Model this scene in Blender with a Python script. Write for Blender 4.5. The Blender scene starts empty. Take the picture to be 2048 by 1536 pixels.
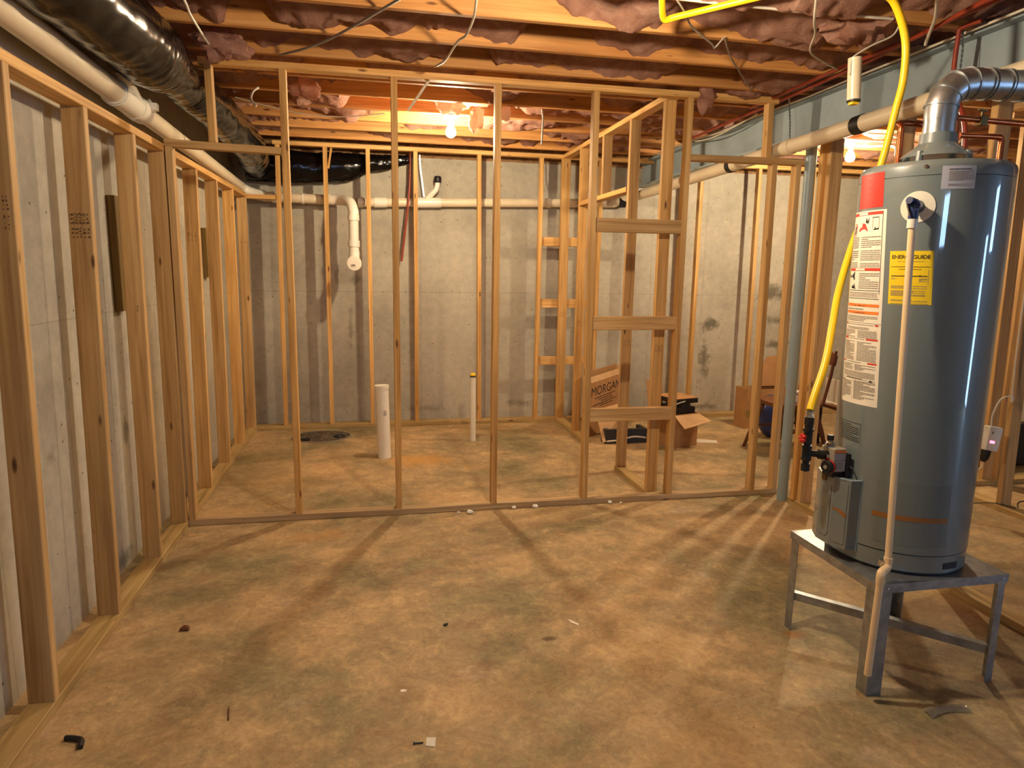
import bpy, bmesh, math, random
from mathutils import Vector, Matrix, noise
random.seed(7)
scene = bpy.context.scene
COL = scene.collection
V = Vector
PI = math.pi
XW, YW = -1.265, 6.86          # inner faces of the left and back concrete walls

# ------------------------------------------------------------------ materials
def new_mat(name):
    m = bpy.data.materials.new(name); m.use_nodes = True
    nt = m.node_tree
    for n in list(nt.nodes): nt.nodes.remove(n)
    out = nt.nodes.new('ShaderNodeOutputMaterial')
    b = nt.nodes.new('ShaderNodeBsdfPrincipled')
    nt.links.new(b.outputs[0], out.inputs[0])
    return m, nt, b
def srgb(r, g, b):
    f = lambda c: (c/255/12.92 if c/255 <= .04045 else ((c/255+.055)/1.055)**2.4)
    return (f(r), f(g), f(b), 1)
def N(nt, t, **kw):
    n = nt.nodes.new(t)
    for k, v in kw.items():
        if k in n.inputs: n.inputs[k].default_value = v
        else: setattr(n, k, v)
    return n
def ramp(nt, fac, stops):
    r = nt.nodes.new('ShaderNodeValToRGB')
    while len(r.color_ramp.elements) < len(stops): r.color_ramp.elements.new(.5)
    for e, (p, c) in zip(r.color_ramp.elements, stops): e.position = p; e.color = c
    nt.links.new(fac, r.inputs[0]); return r.outputs[0]
def mix(nt, fac, a, b, mode='MIX'):
    n = nt.nodes.new('ShaderNodeMix'); n.data_type = 'RGBA'; n.blend_type = mode
    for s, v in ((n.inputs[0], fac), (n.inputs[6], a), (n.inputs[7], b)):
        if hasattr(v, 'links') or hasattr(v, 'is_linked'): nt.links.new(v, s)
        else: s.default_value = v
    return n.outputs[2]
def simple(name, col, rough=.5, metal=0., var=.12, scale=8., bump=0., bscale=60., spec=.5, coat=0., trans=0.):
    m, nt, b = new_mat(name)
    tc = N(nt, 'ShaderNodeTexCoord')
    nz = N(nt, 'ShaderNodeTexNoise', Scale=scale, Detail=6., Roughness=.6)
    nt.links.new(tc.outputs['Object'], nz.inputs['Vector'])
    d = tuple(c*(1-var*1.6) for c in col[:3])+(1,); l = tuple(min(1, c*(1+var)) for c in col[:3])+(1,)
    nt.links.new(ramp(nt, nz.outputs[0], [(.3, d), (.7, l)]), b.inputs['Base Color'])
    b.inputs['Roughness'].default_value = rough; b.inputs['Metallic'].default_value = metal
    b.inputs['Specular IOR Level'].default_value = spec
    b.inputs['Coat Weight'].default_value = coat; b.inputs['Coat IOR'].default_value = 1.85; b.inputs['Coat Roughness'].default_value = .035
    b.inputs['Transmission Weight'].default_value = trans
    if bump:
        n2 = N(nt, 'ShaderNodeTexNoise', Scale=bscale, Detail=5.)
        nt.links.new(tc.outputs['Object'], n2.inputs['Vector'])
        bp = N(nt, 'ShaderNodeBump', Strength=bump, Distance=.01)
        nt.links.new(n2.outputs[0], bp.inputs['Height']); nt.links.new(bp.outputs[0], b.inputs['Normal'])
    return m
def wood(name, c_dark, c_mid, c_light, rough=.62, knots=True, grain=1.):
    m, nt, b = new_mat(name)
    uv = N(nt, 'ShaderNodeUVMap'); uv.uv_map = 'UVMap'
    oi = N(nt, 'ShaderNodeObjectInfo')
    sx = N(nt, 'ShaderNodeSeparateXYZ'); nt.links.new(uv.outputs[0], sx.inputs[0])
    def comb(su, sv, so):
        mu = N(nt, 'ShaderNodeMath', operation='MULTIPLY'); mu.inputs[1].default_value = su
        nt.links.new(sx.outputs[0], mu.inputs[0])
        mv = N(nt, 'ShaderNodeMath', operation='MULTIPLY'); mv.inputs[1].default_value = sv
        nt.links.new(sx.outputs[1], mv.inputs[0])
        mo = N(nt, 'ShaderNodeMath', operation='MULTIPLY'); mo.inputs[1].default_value = so
        nt.links.new(oi.outputs['Random'], mo.inputs[0])
        c = N(nt, 'ShaderNodeCombineXYZ')
        for i, q in enumerate((mu, mv, mo)): nt.links.new(q.outputs[0], c.inputs[i])
        return c.outputs[0]
    g = N(nt, 'ShaderNodeTexNoise', Scale=1., Detail=5., Roughness=.65, Distortion=.6)
    nt.links.new(comb(1.3, 42*grain, 61.), g.inputs['Vector'])
    base = ramp(nt, g.outputs[0], [(.3, c_dark), (.5, c_mid), (.72, c_light)])
    g2 = N(nt, 'ShaderNodeTexNoise', Scale=1., Detail=3.)
    nt.links.new(comb(1.1, 5., 33.), g2.inputs['Vector'])
    blot = ramp(nt, g2.outputs[0], [(.3, (.74, .70, .66, 1)), (.65, (1.06, 1.04, 1.0, 1))])
    base = mix(nt, 1., base, blot, 'MULTIPLY')
    if knots:
        vo = N(nt, 'ShaderNodeTexVoronoi', Scale=1.)
        nt.links.new(comb(4.6, 16., 97.), vo.inputs['Vector'])
        kn = ramp(nt, vo.outputs['Distance'], [(.0, (1, 1, 1, 1)), (.09, (.75, .75, .75, 1)), (.16, (0, 0, 0, 1))])
        sp = N(nt, 'ShaderNodeSeparateColor'); nt.links.new(vo.outputs['Color'], sp.inputs[0])
        th = N(nt, 'ShaderNodeMath', operation='GREATER_THAN'); th.inputs[1].default_value = .52
        nt.links.new(sp.outputs[0], th.inputs[0])
        k2 = N(nt, 'ShaderNodeMath', operation='MULTIPLY')
        nt.links.new(kn, k2.inputs[0]); nt.links.new(th.outputs[0], k2.inputs[1])
        base = mix(nt, k2.outputs[0], base, srgb(78, 40, 20))
    hs = N(nt, 'ShaderNodeHueSaturation')
    mr = N(nt, 'ShaderNodeMapRange'); mr.inputs[3].default_value = .82; mr.inputs[4].default_value = 1.1
    nt.links.new(oi.outputs['Random'], mr.inputs[0]); nt.links.new(mr.outputs[0], hs.inputs['Value'])
    nt.links.new(base, hs.inputs['Color'])
    nt.links.new(hs.outputs[0], b.inputs['Base Color'])
    bp = N(nt, 'ShaderNodeBump', Strength=.12, Distance=.004)
    nt.links.new(g.outputs[0], bp.inputs['Height']); nt.links.new(bp.outputs[0], b.inputs['Normal'])
    b.inputs['Roughness'].default_value = rough
    b.inputs['Specular IOR Level'].default_value = .3
    return m
def concrete_wall():
    m, nt, b = new_mat('poured_concrete_wall')
    g = N(nt, 'ShaderNodeNewGeometry')
    s = N(nt, 'ShaderNodeSeparateXYZ'); nt.links.new(g.outputs['Position'], s.inputs[0])
    add = N(nt, 'ShaderNodeMath', operation='ADD'); nt.links.new(s.outputs[0], add.inputs[0]); nt.links.new(s.outputs[1], add.inputs[1])
    c = N(nt, 'ShaderNodeCombineXYZ'); nt.links.new(add.outputs[0], c.inputs[0]); nt.links.new(s.outputs[2], c.inputs[2])
    n1 = N(nt, 'ShaderNodeTexNoise', Scale=1.1, Detail=8., Roughness=.62); nt.links.new(c.outputs[0], n1.inputs['Vector'])
    base = ramp(nt, n1.outputs[0], [(.25, srgb(150, 146, 134)), (.5, srgb(176, 170, 156)), (.75, srgb(194, 188, 172))])
    n2 = N(nt, 'ShaderNodeTexNoise', Scale=14., Detail=6., Roughness=.7); nt.links.new(c.outputs[0], n2.inputs['Vector'])
    base = mix(nt, .22, base, ramp(nt, n2.outputs[0], [(.35, srgb(120, 116, 104)), (.65, srgb(205, 199, 182))]), 'OVERLAY')
    # damp dark blotches and pock marks
    n3 = N(nt, 'ShaderNodeTexNoise', Scale=1.6, Detail=5., Roughness=.55)
    mp = N(nt, 'ShaderNodeMapping'); mp.inputs['Scale'].default_value = (1.6, 1, .8); mp.inputs['Location'].default_value = (3.7, 0, 1.3)
    nt.links.new(c.outputs[0], mp.inputs[0]); nt.links.new(mp.outputs[0], n3.inputs['Vector'])
    bl = ramp(nt, n3.outputs[0], [(.62, (0, 0, 0, 1)), (.80, (.35, .35, .35, 1))])
    base = mix(nt, bl, base, srgb(92, 88, 74))
    def damp(x, z, rx, rz, amt):
        nonlocal base
        mp = N(nt, 'ShaderNodeMapping'); mp.inputs['Scale'].default_value = (1/rx, 0, 1/rz); mp.inputs['Location'].default_value = (-(x+YW)/rx, 0, -z/rz)
        nt.links.new(c.outputs[0], mp.inputs[0])
        ln = N(nt, 'ShaderNodeVectorMath', operation='LENGTH'); nt.links.new(mp.outputs[0], ln.inputs[0])
        ad = N(nt, 'ShaderNodeMath', operation='MULTIPLY_ADD'); ad.inputs[1].default_value = 1.25; nt.links.new(nd.outputs[0], ad.inputs[0]); nt.links.new(ln.outputs['Value'], ad.inputs[2])
        base = mix(nt, ramp(nt, ad.outputs[0], [(.70, (amt,)*3+(1,)), (1.5, (0, 0, 0, 1))]), base, srgb(86, 82, 66))
    nd = N(nt, 'ShaderNodeTexNoise', Scale=7., Detail=6., Roughness=.7); nt.links.new(c.outputs[0], nd.inputs['Vector'])
    damp(3.62, .98, .5, .2, .8); damp(3.58, .6, .2, .7, .75); damp(4.36, 1.32, .5, .3, .8); damp(4.46, 1.02, .5, .15, .75); damp(4.42, .75, .5, .14, .75); damp(3.6, .06, .5, .14, .65); damp(.5, .12, .6, .10, .35); damp(-.17, 1.42, .2, .15, .5); damp(-.23, .95, .07, .6, .4); damp(1.5, .15, .5, .12, .4)
    damp(1.62-YW, .78, .14, .14, .5); damp(2.45-YW, .70, .14, .28, .65); damp(3.3-YW, .08, .6, .12, .5); damp(2.3-YW, .06, .4, .14, .6); damp(4.0-YW, .06, .4, .12, .5)
    vo = N(nt, 'ShaderNodeTexVoronoi', Scale=17.); nt.links.new(c.outputs[0], vo.inputs['Vector'])
    sp = N(nt, 'ShaderNodeSeparateColor'); nt.links.new(vo.outputs['Color'], sp.inputs[0])
    th = N(nt, 'ShaderNodeMath', operation='GREATER_THAN'); th.inputs[1].default_value = .8; nt.links.new(sp.outputs[1], th.inputs[0])
    pk = ramp(nt, vo.outputs['Distance'], [(.06, (1, 1, 1, 1)), (.11, (0, 0, 0, 1))])
    pm = N(nt, 'ShaderNodeMath', operation='MULTIPLY'); nt.links.new(pk, pm.inputs[0]); nt.links.new(th.outputs[0], pm.inputs[1])
    base = mix(nt, pm.outputs[0], base, srgb(84, 76, 60))
    # form panel seams: vertical every 0.61 m, one horizontal lift line
    md = N(nt, 'ShaderNodeMath', operation='PINGPONG'); md.inputs[1].default_value = .305; nt.links.new(add.outputs[0], md.inputs[0])
    ls = N(nt, 'ShaderNodeMath', operation='LESS_THAN'); ls.inputs[1].default_value = .004; nt.links.new(md.outputs[0], ls.inputs[0])
    zs = N(nt, 'ShaderNodeMath', operation='SUBTRACT'); zs.inputs[1].default_value = 1.3; nt.links.new(s.outputs[2], zs.inputs[0])
    za = N(nt, 'ShaderNodeMath', operation='ABSOLUTE'); nt.links.new(zs.outputs[0], za.inputs[0])
    zl = N(nt, 'ShaderNodeMath', operation='LESS_THAN'); zl.inputs[1].default_value = .004; nt.links.new(za.outputs[0], zl.inputs[0])
    mx = N(nt, 'ShaderNodeMath', operation='MAXIMUM'); nt.links.new(ls.outputs[0], mx.inputs[0]); nt.links.new(zl.outputs[0], mx.inputs[1])
    sc = N(nt, 'ShaderNodeMath', operation='MULTIPLY'); sc.inputs[1].default_value = .22; nt.links.new(mx.outputs[0], sc.inputs[0])
    base = mix(nt, sc.outputs[0], base, srgb(96, 90, 76))
    nt.links.new(base, b.inputs['Base Color'])
    bp = N(nt, 'ShaderNodeBump', Strength=.35, Distance=.01); nt.links.new(n2.outputs[0], bp.inputs['Height']); nt.links.new(bp.outputs[0], b.inputs['Normal'])
    b.inputs['Roughness'].default_value = .88; b.inputs['Specular IOR Level'].default_value = .25
    return m
def concrete_floor():
    m, nt, b = new_mat('stained_concrete_floor')
    g = N(nt, 'ShaderNodeNewGeometry')
    def nz(scale, det, rough, off=(0, 0, 0), dist=0.):
        mp = N(nt, 'ShaderNodeMapping'); mp.inputs['Location'].default_value = off
        nt.links.new(g.outputs['Position'], mp.inputs[0])
        n = N(nt, 'ShaderNodeTexNoise', Scale=scale, Detail=det, Roughness=rough, Distortion=dist)
        nt.links.new(mp.outputs[0], n.inputs['Vector']); return n.outputs[0]
    base = ramp(nt, nz(1.3, 9., .62), [(.3, srgb(166, 150, 110)), (.48, srgb(205, 189, 143)), (.7, srgb(226, 211, 170))])
    base = mix(nt, .55, base, ramp(nt, nz(9., 8., .7, (5, 2, 0), .6), [(.32, srgb(72, 68, 58)), (.5, srgb(128, 128, 126)), (.68, srgb(186, 178, 164))]), 'OVERLAY')
    base = mix(nt, ramp(nt, nz(.85, 6., .6, (7.3, 1.1, 0)), [(.54, (0, 0, 0, 1)), (.72, (.6, .6, .6, 1))]), base, srgb(192, 156, 92))
    base = mix(nt, ramp(nt, nz(1.9, 7., .65, (1.7, 9.2, 0)), [(.56, (0, 0, 0, 1)), (.74, (.55, .55, .55, 1))]), base, srgb(108, 96, 74))
    base = mix(nt, ramp(nt, nz(3.1, 8., .7, (4.4, 3.9, 0)), [(.60, (0, 0, 0, 1)), (.76, (.55, .55, .55, 1))]), base, srgb(214, 204, 186))
    base = mix(nt, .5, base, ramp(nt, nz(38., 7., .75, (6, 6, 0), .8), [(.34, srgb(84, 78, 66)), (.5, srgb(128, 128, 128)), (.66, srgb(172, 166, 156))]), 'OVERLAY')
    sp = ramp(nt, nz(46., 4., .6, (2, 2, 0)), [(.64, (0, 0, 0, 1)), (.74, (.65, .65, .65, 1))])
    base = mix(nt, sp, base, srgb(96, 72, 46))
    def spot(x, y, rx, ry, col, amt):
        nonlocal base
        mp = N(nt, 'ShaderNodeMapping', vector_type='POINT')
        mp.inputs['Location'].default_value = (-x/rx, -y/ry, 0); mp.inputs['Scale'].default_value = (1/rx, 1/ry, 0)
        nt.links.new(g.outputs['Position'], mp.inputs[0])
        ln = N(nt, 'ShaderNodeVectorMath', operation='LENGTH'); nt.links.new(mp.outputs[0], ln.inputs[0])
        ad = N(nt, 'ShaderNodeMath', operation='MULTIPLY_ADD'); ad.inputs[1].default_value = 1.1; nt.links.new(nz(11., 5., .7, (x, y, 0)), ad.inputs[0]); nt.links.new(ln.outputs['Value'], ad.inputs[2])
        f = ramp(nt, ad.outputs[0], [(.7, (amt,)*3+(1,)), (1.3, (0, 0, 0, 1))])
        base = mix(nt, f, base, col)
    spot(.70, 2.545, .09, .05, srgb(84, 54, 34), .8)        # oil spot
    spot(1.75, 2.40, .17, .10, srgb(158, 102, 50), .6)      # rust at the stand's feet
    spot(1.75, 1.98, .15, .10, srgb(140, 92, 50), .5)
    spot(2.29, 1.97, .12, .08, srgb(140, 90, 48), .5)
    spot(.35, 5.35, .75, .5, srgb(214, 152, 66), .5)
    spot(-.35, 3.85, .5, .22, srgb(196, 140, 74), .35)
    nt.links.new(base, b.inputs['Base Color'])
    rr = N(nt, 'ShaderNodeMapRange'); rr.inputs[3].default_value = .45; rr.inputs[4].default_value = .8
    nt.links.new(nz(3., 5., .6, (3, 3, 0)), rr.inputs[0]); nt.links.new(rr.outputs[0], b.inputs['Roughness'])
    bp = N(nt, 'ShaderNodeBump', Strength=.12, Distance=.006); nt.links.new(nz(24., 6., .7), bp.inputs['Height']); nt.links.new(bp.outputs[0], b.inputs['Normal'])
    b.inputs['Specular IOR Level'].default_value = .3
    return m
def emit(name, col, strength):
    m, nt, b = new_mat(name)
    b.inputs['Base Color'].default_value = (.8, .8, .8, 1)
    b.inputs['Emission Color'].default_value = col; b.inputs['Emission Strength'].default_value = strength
    return m
M = {}
M['pine'] = wood('pine_stud_wood', srgb(178, 132, 74), srgb(212, 166, 100), srgb(230, 190, 130))
M['fir'] = wood('fir_stud_wood', srgb(166, 126, 78), srgb(198, 160, 106), srgb(214, 180, 126))
M['treated'] = wood('treated_sill_wood', srgb(150, 122, 74), srgb(190, 160, 104), srgb(206, 180, 126), grain=.6)
M['greysill'] = wood('greyer_sill_wood', srgb(142, 118, 88), srgb(178, 152, 114), srgb(198, 174, 134), grain=.6)  # slightly greyer wood tone for the partition's bottom plate
M['joist'] = wood('joist_wood', srgb(166, 110, 58), srgb(198, 142, 82), srgb(214, 162, 102), grain=.7)
M['greenwood'] = wood('green_treated_wood', srgb(112, 94, 52), srgb(140, 118, 68), srgb(160, 138, 84), knots=False)
M['brownwood'] = wood('brown_furniture_wood', srgb(70, 38, 20), srgb(104, 60, 32), srgb(132, 80, 44), rough=.4, knots=False)
M['osb'] = simple('subfloor_board', srgb(150, 112, 74), .85, var=.3, scale=26., bump=.2)
M['wall'] = concrete_wall()
M['floor'] = concrete_floor()
M['pvc'] = simple('cream_pvc', srgb(222, 206, 176), .32, var=.05, scale=5.)
M['pvcwhite'] = simple('white_pvc_fitting', srgb(232, 224, 206), .28, var=.03)
M['cpvc'] = simple('cream_thin_pvc', srgb(236, 206, 160), .35, var=.04)
M['black'] = simple('black_rubber', srgb(22, 20, 22), .5, var=.1)
M['duct'] = simple('black_duct_plastic', srgb(12, 10, 10), .16, var=.2, scale=12., bump=.22, bscale=9., spec=.32)
M['steel'] = simple('painted_steel_grey', srgb(146, 160, 166), .5, var=.1, scale=5., bump=.05)
M['post'] = simple('painted_post_grey', srgb(138, 154, 162), .42, var=.06, scale=5.)
M['galv'] = simple('galvanized_sheet', srgb(176, 180, 182), .34, metal=.9, var=.14, scale=16., bump=.06, bscale=30.)
M['galvdull'] = simple('dull_galvanized_steel', srgb(158, 162, 164), .4, metal=.8, var=.2, scale=22.)
M['tank'] = simple('blue_grey_tank_enamel', srgb(112, 122, 122), .36, var=.04, scale=3., spec=.4, coat=.9)
M['tankdark'] = simple('dark_grey_trim', srgb(40, 42, 44), .5)
M['clear'] = simple('hazy_clear_film', srgb(112, 120, 118), .22, var=.03, spec=.7)
M['tape'] = simple('brown_tape', srgb(150, 98, 44), .5, var=.1)
M['red'] = simple('red_label', srgb(206, 44, 30), .45, var=.12, scale=40.)
M['scuff'] = simple('scuffed_red_print', srgb(228, 120, 90), .5)
M['paper'] = simple('white_label_paper', srgb(236, 226, 206), .5, var=.03)
M['silverlabel'] = simple('silver_label', srgb(170, 172, 184), .4, var=.06)
M['yellowlabel'] = simple('yellow_label_paper', srgb(240, 206, 22), .5, var=.03)
M['ink'] = simple('black_ink', srgb(26, 22, 20), .6)
M['inkgrey'] = simple('grey_print_ink', srgb(142, 130, 116), .6)
M['inkred'] = simple('red_print_ink', srgb(206, 60, 40), .55)
M['inkorange'] = simple('orange_print_ink', srgb(240, 130, 50), .55)
M['stamp'] = simple('faded_grade_stamp_ink', srgb(84, 56, 40), .8, var=.3, scale=60.)
M['yellow'] = simple('yellow_hose_coating', srgb(246, 204, 24), .35, var=.04)
M['blackiron'] = simple('black_iron', srgb(44, 42, 38), .5, metal=.4, var=.2)
M['chrome'] = simple('bright_steel', srgb(200, 200, 198), .22, metal=1.)
M['brass'] = simple('dark_brass', srgb(116, 96, 60), .38, metal=.8)
M['bluecap'] = simple('dark_blue_plastic', srgb(36, 48, 92), .35)
M['redplastic'] = simple('red_plastic', srgb(206, 40, 26), .4)
M['pexred'] = simple('red_plastic_tube', srgb(140, 52, 30), .4)
M['copper'] = simple('copper_tube', srgb(176, 98, 60), .3, metal=1., var=.3, scale=14.)
M['valvebox'] = simple('cast_grey_valve', srgb(172, 164, 146), .42, metal=.3)
M['card'] = simple('brown_cardboard', srgb(176, 130, 82), .8, var=.1, scale=6.)
M['cardlight'] = simple('pale_cardboard', srgb(200, 160, 112), .8, var=.08, scale=6.)
M['cable'] = simple('white_cable_sheath', srgb(214, 204, 186), .5)
M['cablegrey'] = simple('grey_cable_sheath', srgb(150, 140, 128), .55)
M['whiteplastic'] = simple('white_plastic', srgb(230, 226, 214), .4)
M['foam'] = simple('white_foam', srgb(240, 236, 224), .9)
M['blueplastic'] = simple('blue_plastic', srgb(34, 46, 96), .35)
M['porcelain'] = simple('porcelain_socket', srgb(232, 226, 214), .3)
M['dirt'] = simple('dark_gravel_dirt', srgb(96, 84, 66), .95, var=.6, scale=30., bump=1., bscale=40.)
M['film'] = simple('crinkled_clear_film', srgb(200, 196, 188), .15, trans=.8, spec=.6)
WARM = (1., .80, .53, 1)
M['bulb'] = emit('lit_bulb_glass', WARM, 850.)
M['bulbnear'] = emit('lit_near_bulb_glass', (1., .80, .55, 1), 1000.)
M['bulbright'] = emit('lit_side_bulb_glass', (1., .80, .53, 1), 1150.)
M['led'] = emit('red_led', (1, .05, .12, 1), 6.)
M['daylight'] = emit('daylit_glass', (.36, .60, 1., 1), 9.)
def fiberglass(name, cols, tcol, tf):
    m, nt, b = new_mat(name)
    g = N(nt, 'ShaderNodeNewGeometry')
    n = N(nt, 'ShaderNodeTexNoise', Scale=7., Detail=9., Roughness=.7, Distortion=1.); nt.links.new(g.outputs['Position'], n.inputs['Vector'])
    nt.links.new(ramp(nt, n.outputs[0], [(.28, cols[0]), (.5, cols[1]), (.72, cols[2])]), b.inputs['Base Color'])
    n2 = N(nt, 'ShaderNodeTexNoise', Scale=55., Detail=6., Roughness=.75); nt.links.new(g.outputs['Position'], n2.inputs['Vector'])
    bp = N(nt, 'ShaderNodeBump', Strength=.9, Distance=.02); nt.links.new(n2.outputs[0], bp.inputs['Height']); nt.links.new(bp.outputs[0], b.inputs['Normal'])
    b.inputs['Roughness'].default_value = 1.; b.inputs['Specular IOR Level'].default_value = .05
    tr = nt.nodes.new('ShaderNodeBsdfTranslucent'); tr.inputs[0].default_value = tcol
    ms = nt.nodes.new('ShaderNodeMixShader'); ms.inputs[0].default_value = tf
    out = [q for q in nt.nodes if q.type == 'OUTPUT_MATERIAL'][0]
    nt.links.new(b.outputs[0], ms.inputs[1]); nt.links.new(tr.outputs[0], ms.inputs[2]); nt.links.new(ms.outputs[0], out.inputs[0])
    return m
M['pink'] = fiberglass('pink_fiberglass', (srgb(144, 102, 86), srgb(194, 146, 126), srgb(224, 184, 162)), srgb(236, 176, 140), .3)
M['tuft'] = fiberglass('bulb_glare_fiberglass', (srgb(190, 150, 130), srgb(224, 188, 168), srgb(242, 214, 196)), srgb(255, 226, 200), .5)  # lighter copy of the pink fiberglass, bulb glare put into its colour

# ------------------------------------------------------------------ geometry helpers
class MB:
    """collects shapes (world coordinates) and links them as ONE mesh object"""
    def __init__(s): s.v = []; s.f = []; s.mi = []; s.uv = []
    def face(s, idx, mi=0, uv=None): s.f.append(tuple(idx)); s.mi.append(mi); s.uv.append(uv)
    def box(s, x0, x1, y0, y1, z0, z1, mi=0):
        b = len(s.v)
        s.v += [V((x, y, z)) for z in (z0, z1) for x, y in ((x0, y0), (x1, y0), (x1, y1), (x0, y1))]
        for q in ((3, 2, 1, 0), (4, 5, 6, 7), (0, 1, 5, 4), (1, 2, 6, 5), (2, 3, 7, 6), (3, 0, 4, 7)): s.face([b+i for i in q], mi)
        return s
    def prism(s, pts, d, mi=0):
        """planar polygon pts (3D) extruded by vector d"""
        b = len(s.v); n = len(pts); d = V(d); pts = [V(p) for p in pts]
        s.v += pts + [p+d for p in pts]
        s.face([b+i for i in range(n)][::-1], mi); s.face([b+n+i for i in range(n)], mi)
        for i in range(n): j = (i+1) % n; s.face((b+i, b+j, b+n+j, b+n+i), mi)
        return s
    def tube(s, path, r, n=12, mi=0, caps=True, flat=None):
        path = [V(p) for p in path]; m = len(path)
        rs = list(r) if hasattr(r, '__len__') else [r]*m
        t0 = (path[1]-path[0]).normalized()
        a = t0.orthogonal().normalized()
        b0 = len(s.v)
        for i, p in enumerate(path):
            t = (path[min(i+1, m-1)]-path[max(i-1, 0)]).normalized()
            a = (a - t*a.dot(t))
            if a.length < 1e-6: a = t.orthogonal()
            a.normalize(); c = t.cross(a)
            for k in range(n):
                w = 2*PI*k/n
                s.v.append(p + (a*math.cos(w)+c*math.sin(w))*rs[i])
        for i in range(m-1):
            for k in range(n):
                k2 = (k+1) % n
                s.face((b0+i*n+k, b0+i*n+k2, b0+(i+1)*n+k2, b0+(i+1)*n+k), mi)
        if caps:
            s.face([b0+k for k in range(n)][::-1], mi); s.face([b0+(m-1)*n+k for k in range(n)], mi)
        return s
    def lathe(s, prof, c, n=32, mi=0, axis=(0, 0, 1), a0=0, a1=2*PI):
        """prof: (radius, height) pairs along axis from point c"""
        ax = V(axis).normalized(); e1 = ax.orthogonal().normalized()
        if abs(ax.z) > .99: e1 = V((1, 0, 0))
        e2 = ax.cross(e1); c = V(c); b = len(s.v)
        for r_, h in prof:
            for k in range(n):
                w = 2*PI*k/n; s.v.append(c+ax*h+(e1*math.cos(w)+e2*math.sin(w))*r_)
        for i in range(len(prof)-1):
            for k in range(n):
                k2 = (k+1) % n; s.face((b+i*n+k, b+i*n+k2, b+(i+1)*n+k2, b+(i+1)*n+k), mi)
        s.face([b+k for k in range(n)][::-1], mi); s.face([b+(len(prof)-1)*n+k for k in range(n)], mi)
        return s
    def blob(s, c, rad, amp=.3, freq=8., seed=0, n=14, mi=0):
        b = len(s.v); c = V(c); rad = V(rad)
        for i in range(n+1):
            th = PI*i/n
            for k in range(2*n):
                ph = PI*k/n; d = V((math.sin(th)*math.cos(ph), math.sin(th)*math.sin(ph), math.cos(th)))
                q = V((d.x*rad.x, d.y*rad.y, d.z*rad.z))
                f = 1+amp*noise.fractal((c+q)*freq+V((seed, seed*2, 0)), .8, 2., 4)
                s.v.append(c+q*f)
        for i in range(n):
            for k in range(2*n):
                k2 = (k+1) % (2*n); s.face((b+i*2*n+k, b+(i+1)*2*n+k, b+(i+1)*2*n+k2, b+i*2*n+k2), mi)
        return s
    def build(s, name, mats, parent=None, smooth=False, origin=None, bevel=0.):
        me = bpy.data.meshes.new(name)
        if origin is None:
            if parent is not None: origin = V((0, 0, 0))
            else:
                xs = [p.x for p in s.v]; ys = [p.y for p in s.v]; zs = [p.z for p in s.v]
                origin = V(((min(xs)+max(xs))/2, (min(ys)+max(ys))/2, min(zs)))
        origin = V(origin)
        off = origin
        if parent is not None:
            q = parent
            while q is not None: off = off + q.location; q = q.parent
        me.from_pydata([tuple(p-off) for p in s.v], [], s.f)
        mats = mats if isinstance(mats, (list, tuple)) else [mats]
        for m in mats: me.materials.append(m)
        me.polygons.foreach_set('material_index', s.mi)
        if any(u is not None for u in s.uv):
            lay = me.uv_layers.new(name='UVMap'); li = 0
            for u, f in zip(s.uv, s.f):
                for k in range(len(f)):
                    if u is not None: lay.data[li].uv = u[k]
                    li += 1
        bm = bmesh.new(); bm.from_mesh(me)
        bmesh.ops.recalc_face_normals(bm, faces=bm.faces)
        if smooth:
            for f in bm.faces: f.smooth = True
            for e in bm.edges:
                if len(e.link_faces) == 2 and e.calc_face_angle(0) > .7: e.smooth = False
        bm.to_mesh(me); bm.free()
        o = bpy.data.objects.new(name, me); COL.objects.link(o)
        o.parent = parent; o.location = origin
        if bevel:
            md = o.modifiers.new('edge', 'BEVEL'); md.width = bevel; md.segments = 2; md.limit_method = 'ANGLE'
        return o
def tag(o, label=None, cat=None, group=None, kind=None):
    if label: o['label'] = label
    if cat: o['category'] = cat
    if group: o['group'] = group
    if kind: o['kind'] = kind
    return o
def thing(name, loc, label, cat, group=None):
    o = bpy.data.objects.new(name, None); COL.objects.link(o); o.location = loc
    o.empty_display_size = .05
    return tag(o, label, cat, group)
def board(name, mat, a, b, w, d, parent=None, ch=.003, wdir=None):
    """timber from end centre a to end centre b; w along wdir, d along the third axis; UV u runs with the grain"""
    a = V(a); b = V(b); ax = (b-a); L = ax.length; ax.normalize()
    e1 = V(wdir) if wdir else (V((1, 0, 0)) if abs(ax.x) < .9 else V((0, 1, 0)))
    e1 = (e1-ax*e1.dot(ax)).normalized(); e2 = ax.cross(e1)
    hw, hd = w/2, d/2
    sec = [(-hw+ch, -hd), (hw-ch, -hd), (hw, -hd+ch), (hw, hd-ch), (hw-ch, hd), (-hw+ch, hd), (-hw, hd-ch), (-hw, -hd+ch)]
    mb = MB(); n = 8
    for p in (a, b):
        for x, y in sec: mb.v.append(p+e1*x+e2*y)
    per = [0]
    for i in range(n):
        x0, y0 = sec[i]; x1, y1 = sec[(i+1) % n]; per.append(per[-1]+math.hypot(x1-x0, y1-y0))
    for i in range(n):
        j = (i+1) % n
        mb.face((i, j, n+j, n+i), 0, [(0, per[i]), (0, per[i+1]), (L, per[i+1]), (L, per[i])])
    sq = [(x*.08, y) for x, y in sec]
    mb.face(list(range(n))[::-1], 0, sq[::-1]); mb.face(list(range(n, 2*n)), 0, sq)
    return mb.build(name, mat, parent, origin=None if parent is not None else (a if a.z <= b.z else b))
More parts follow.
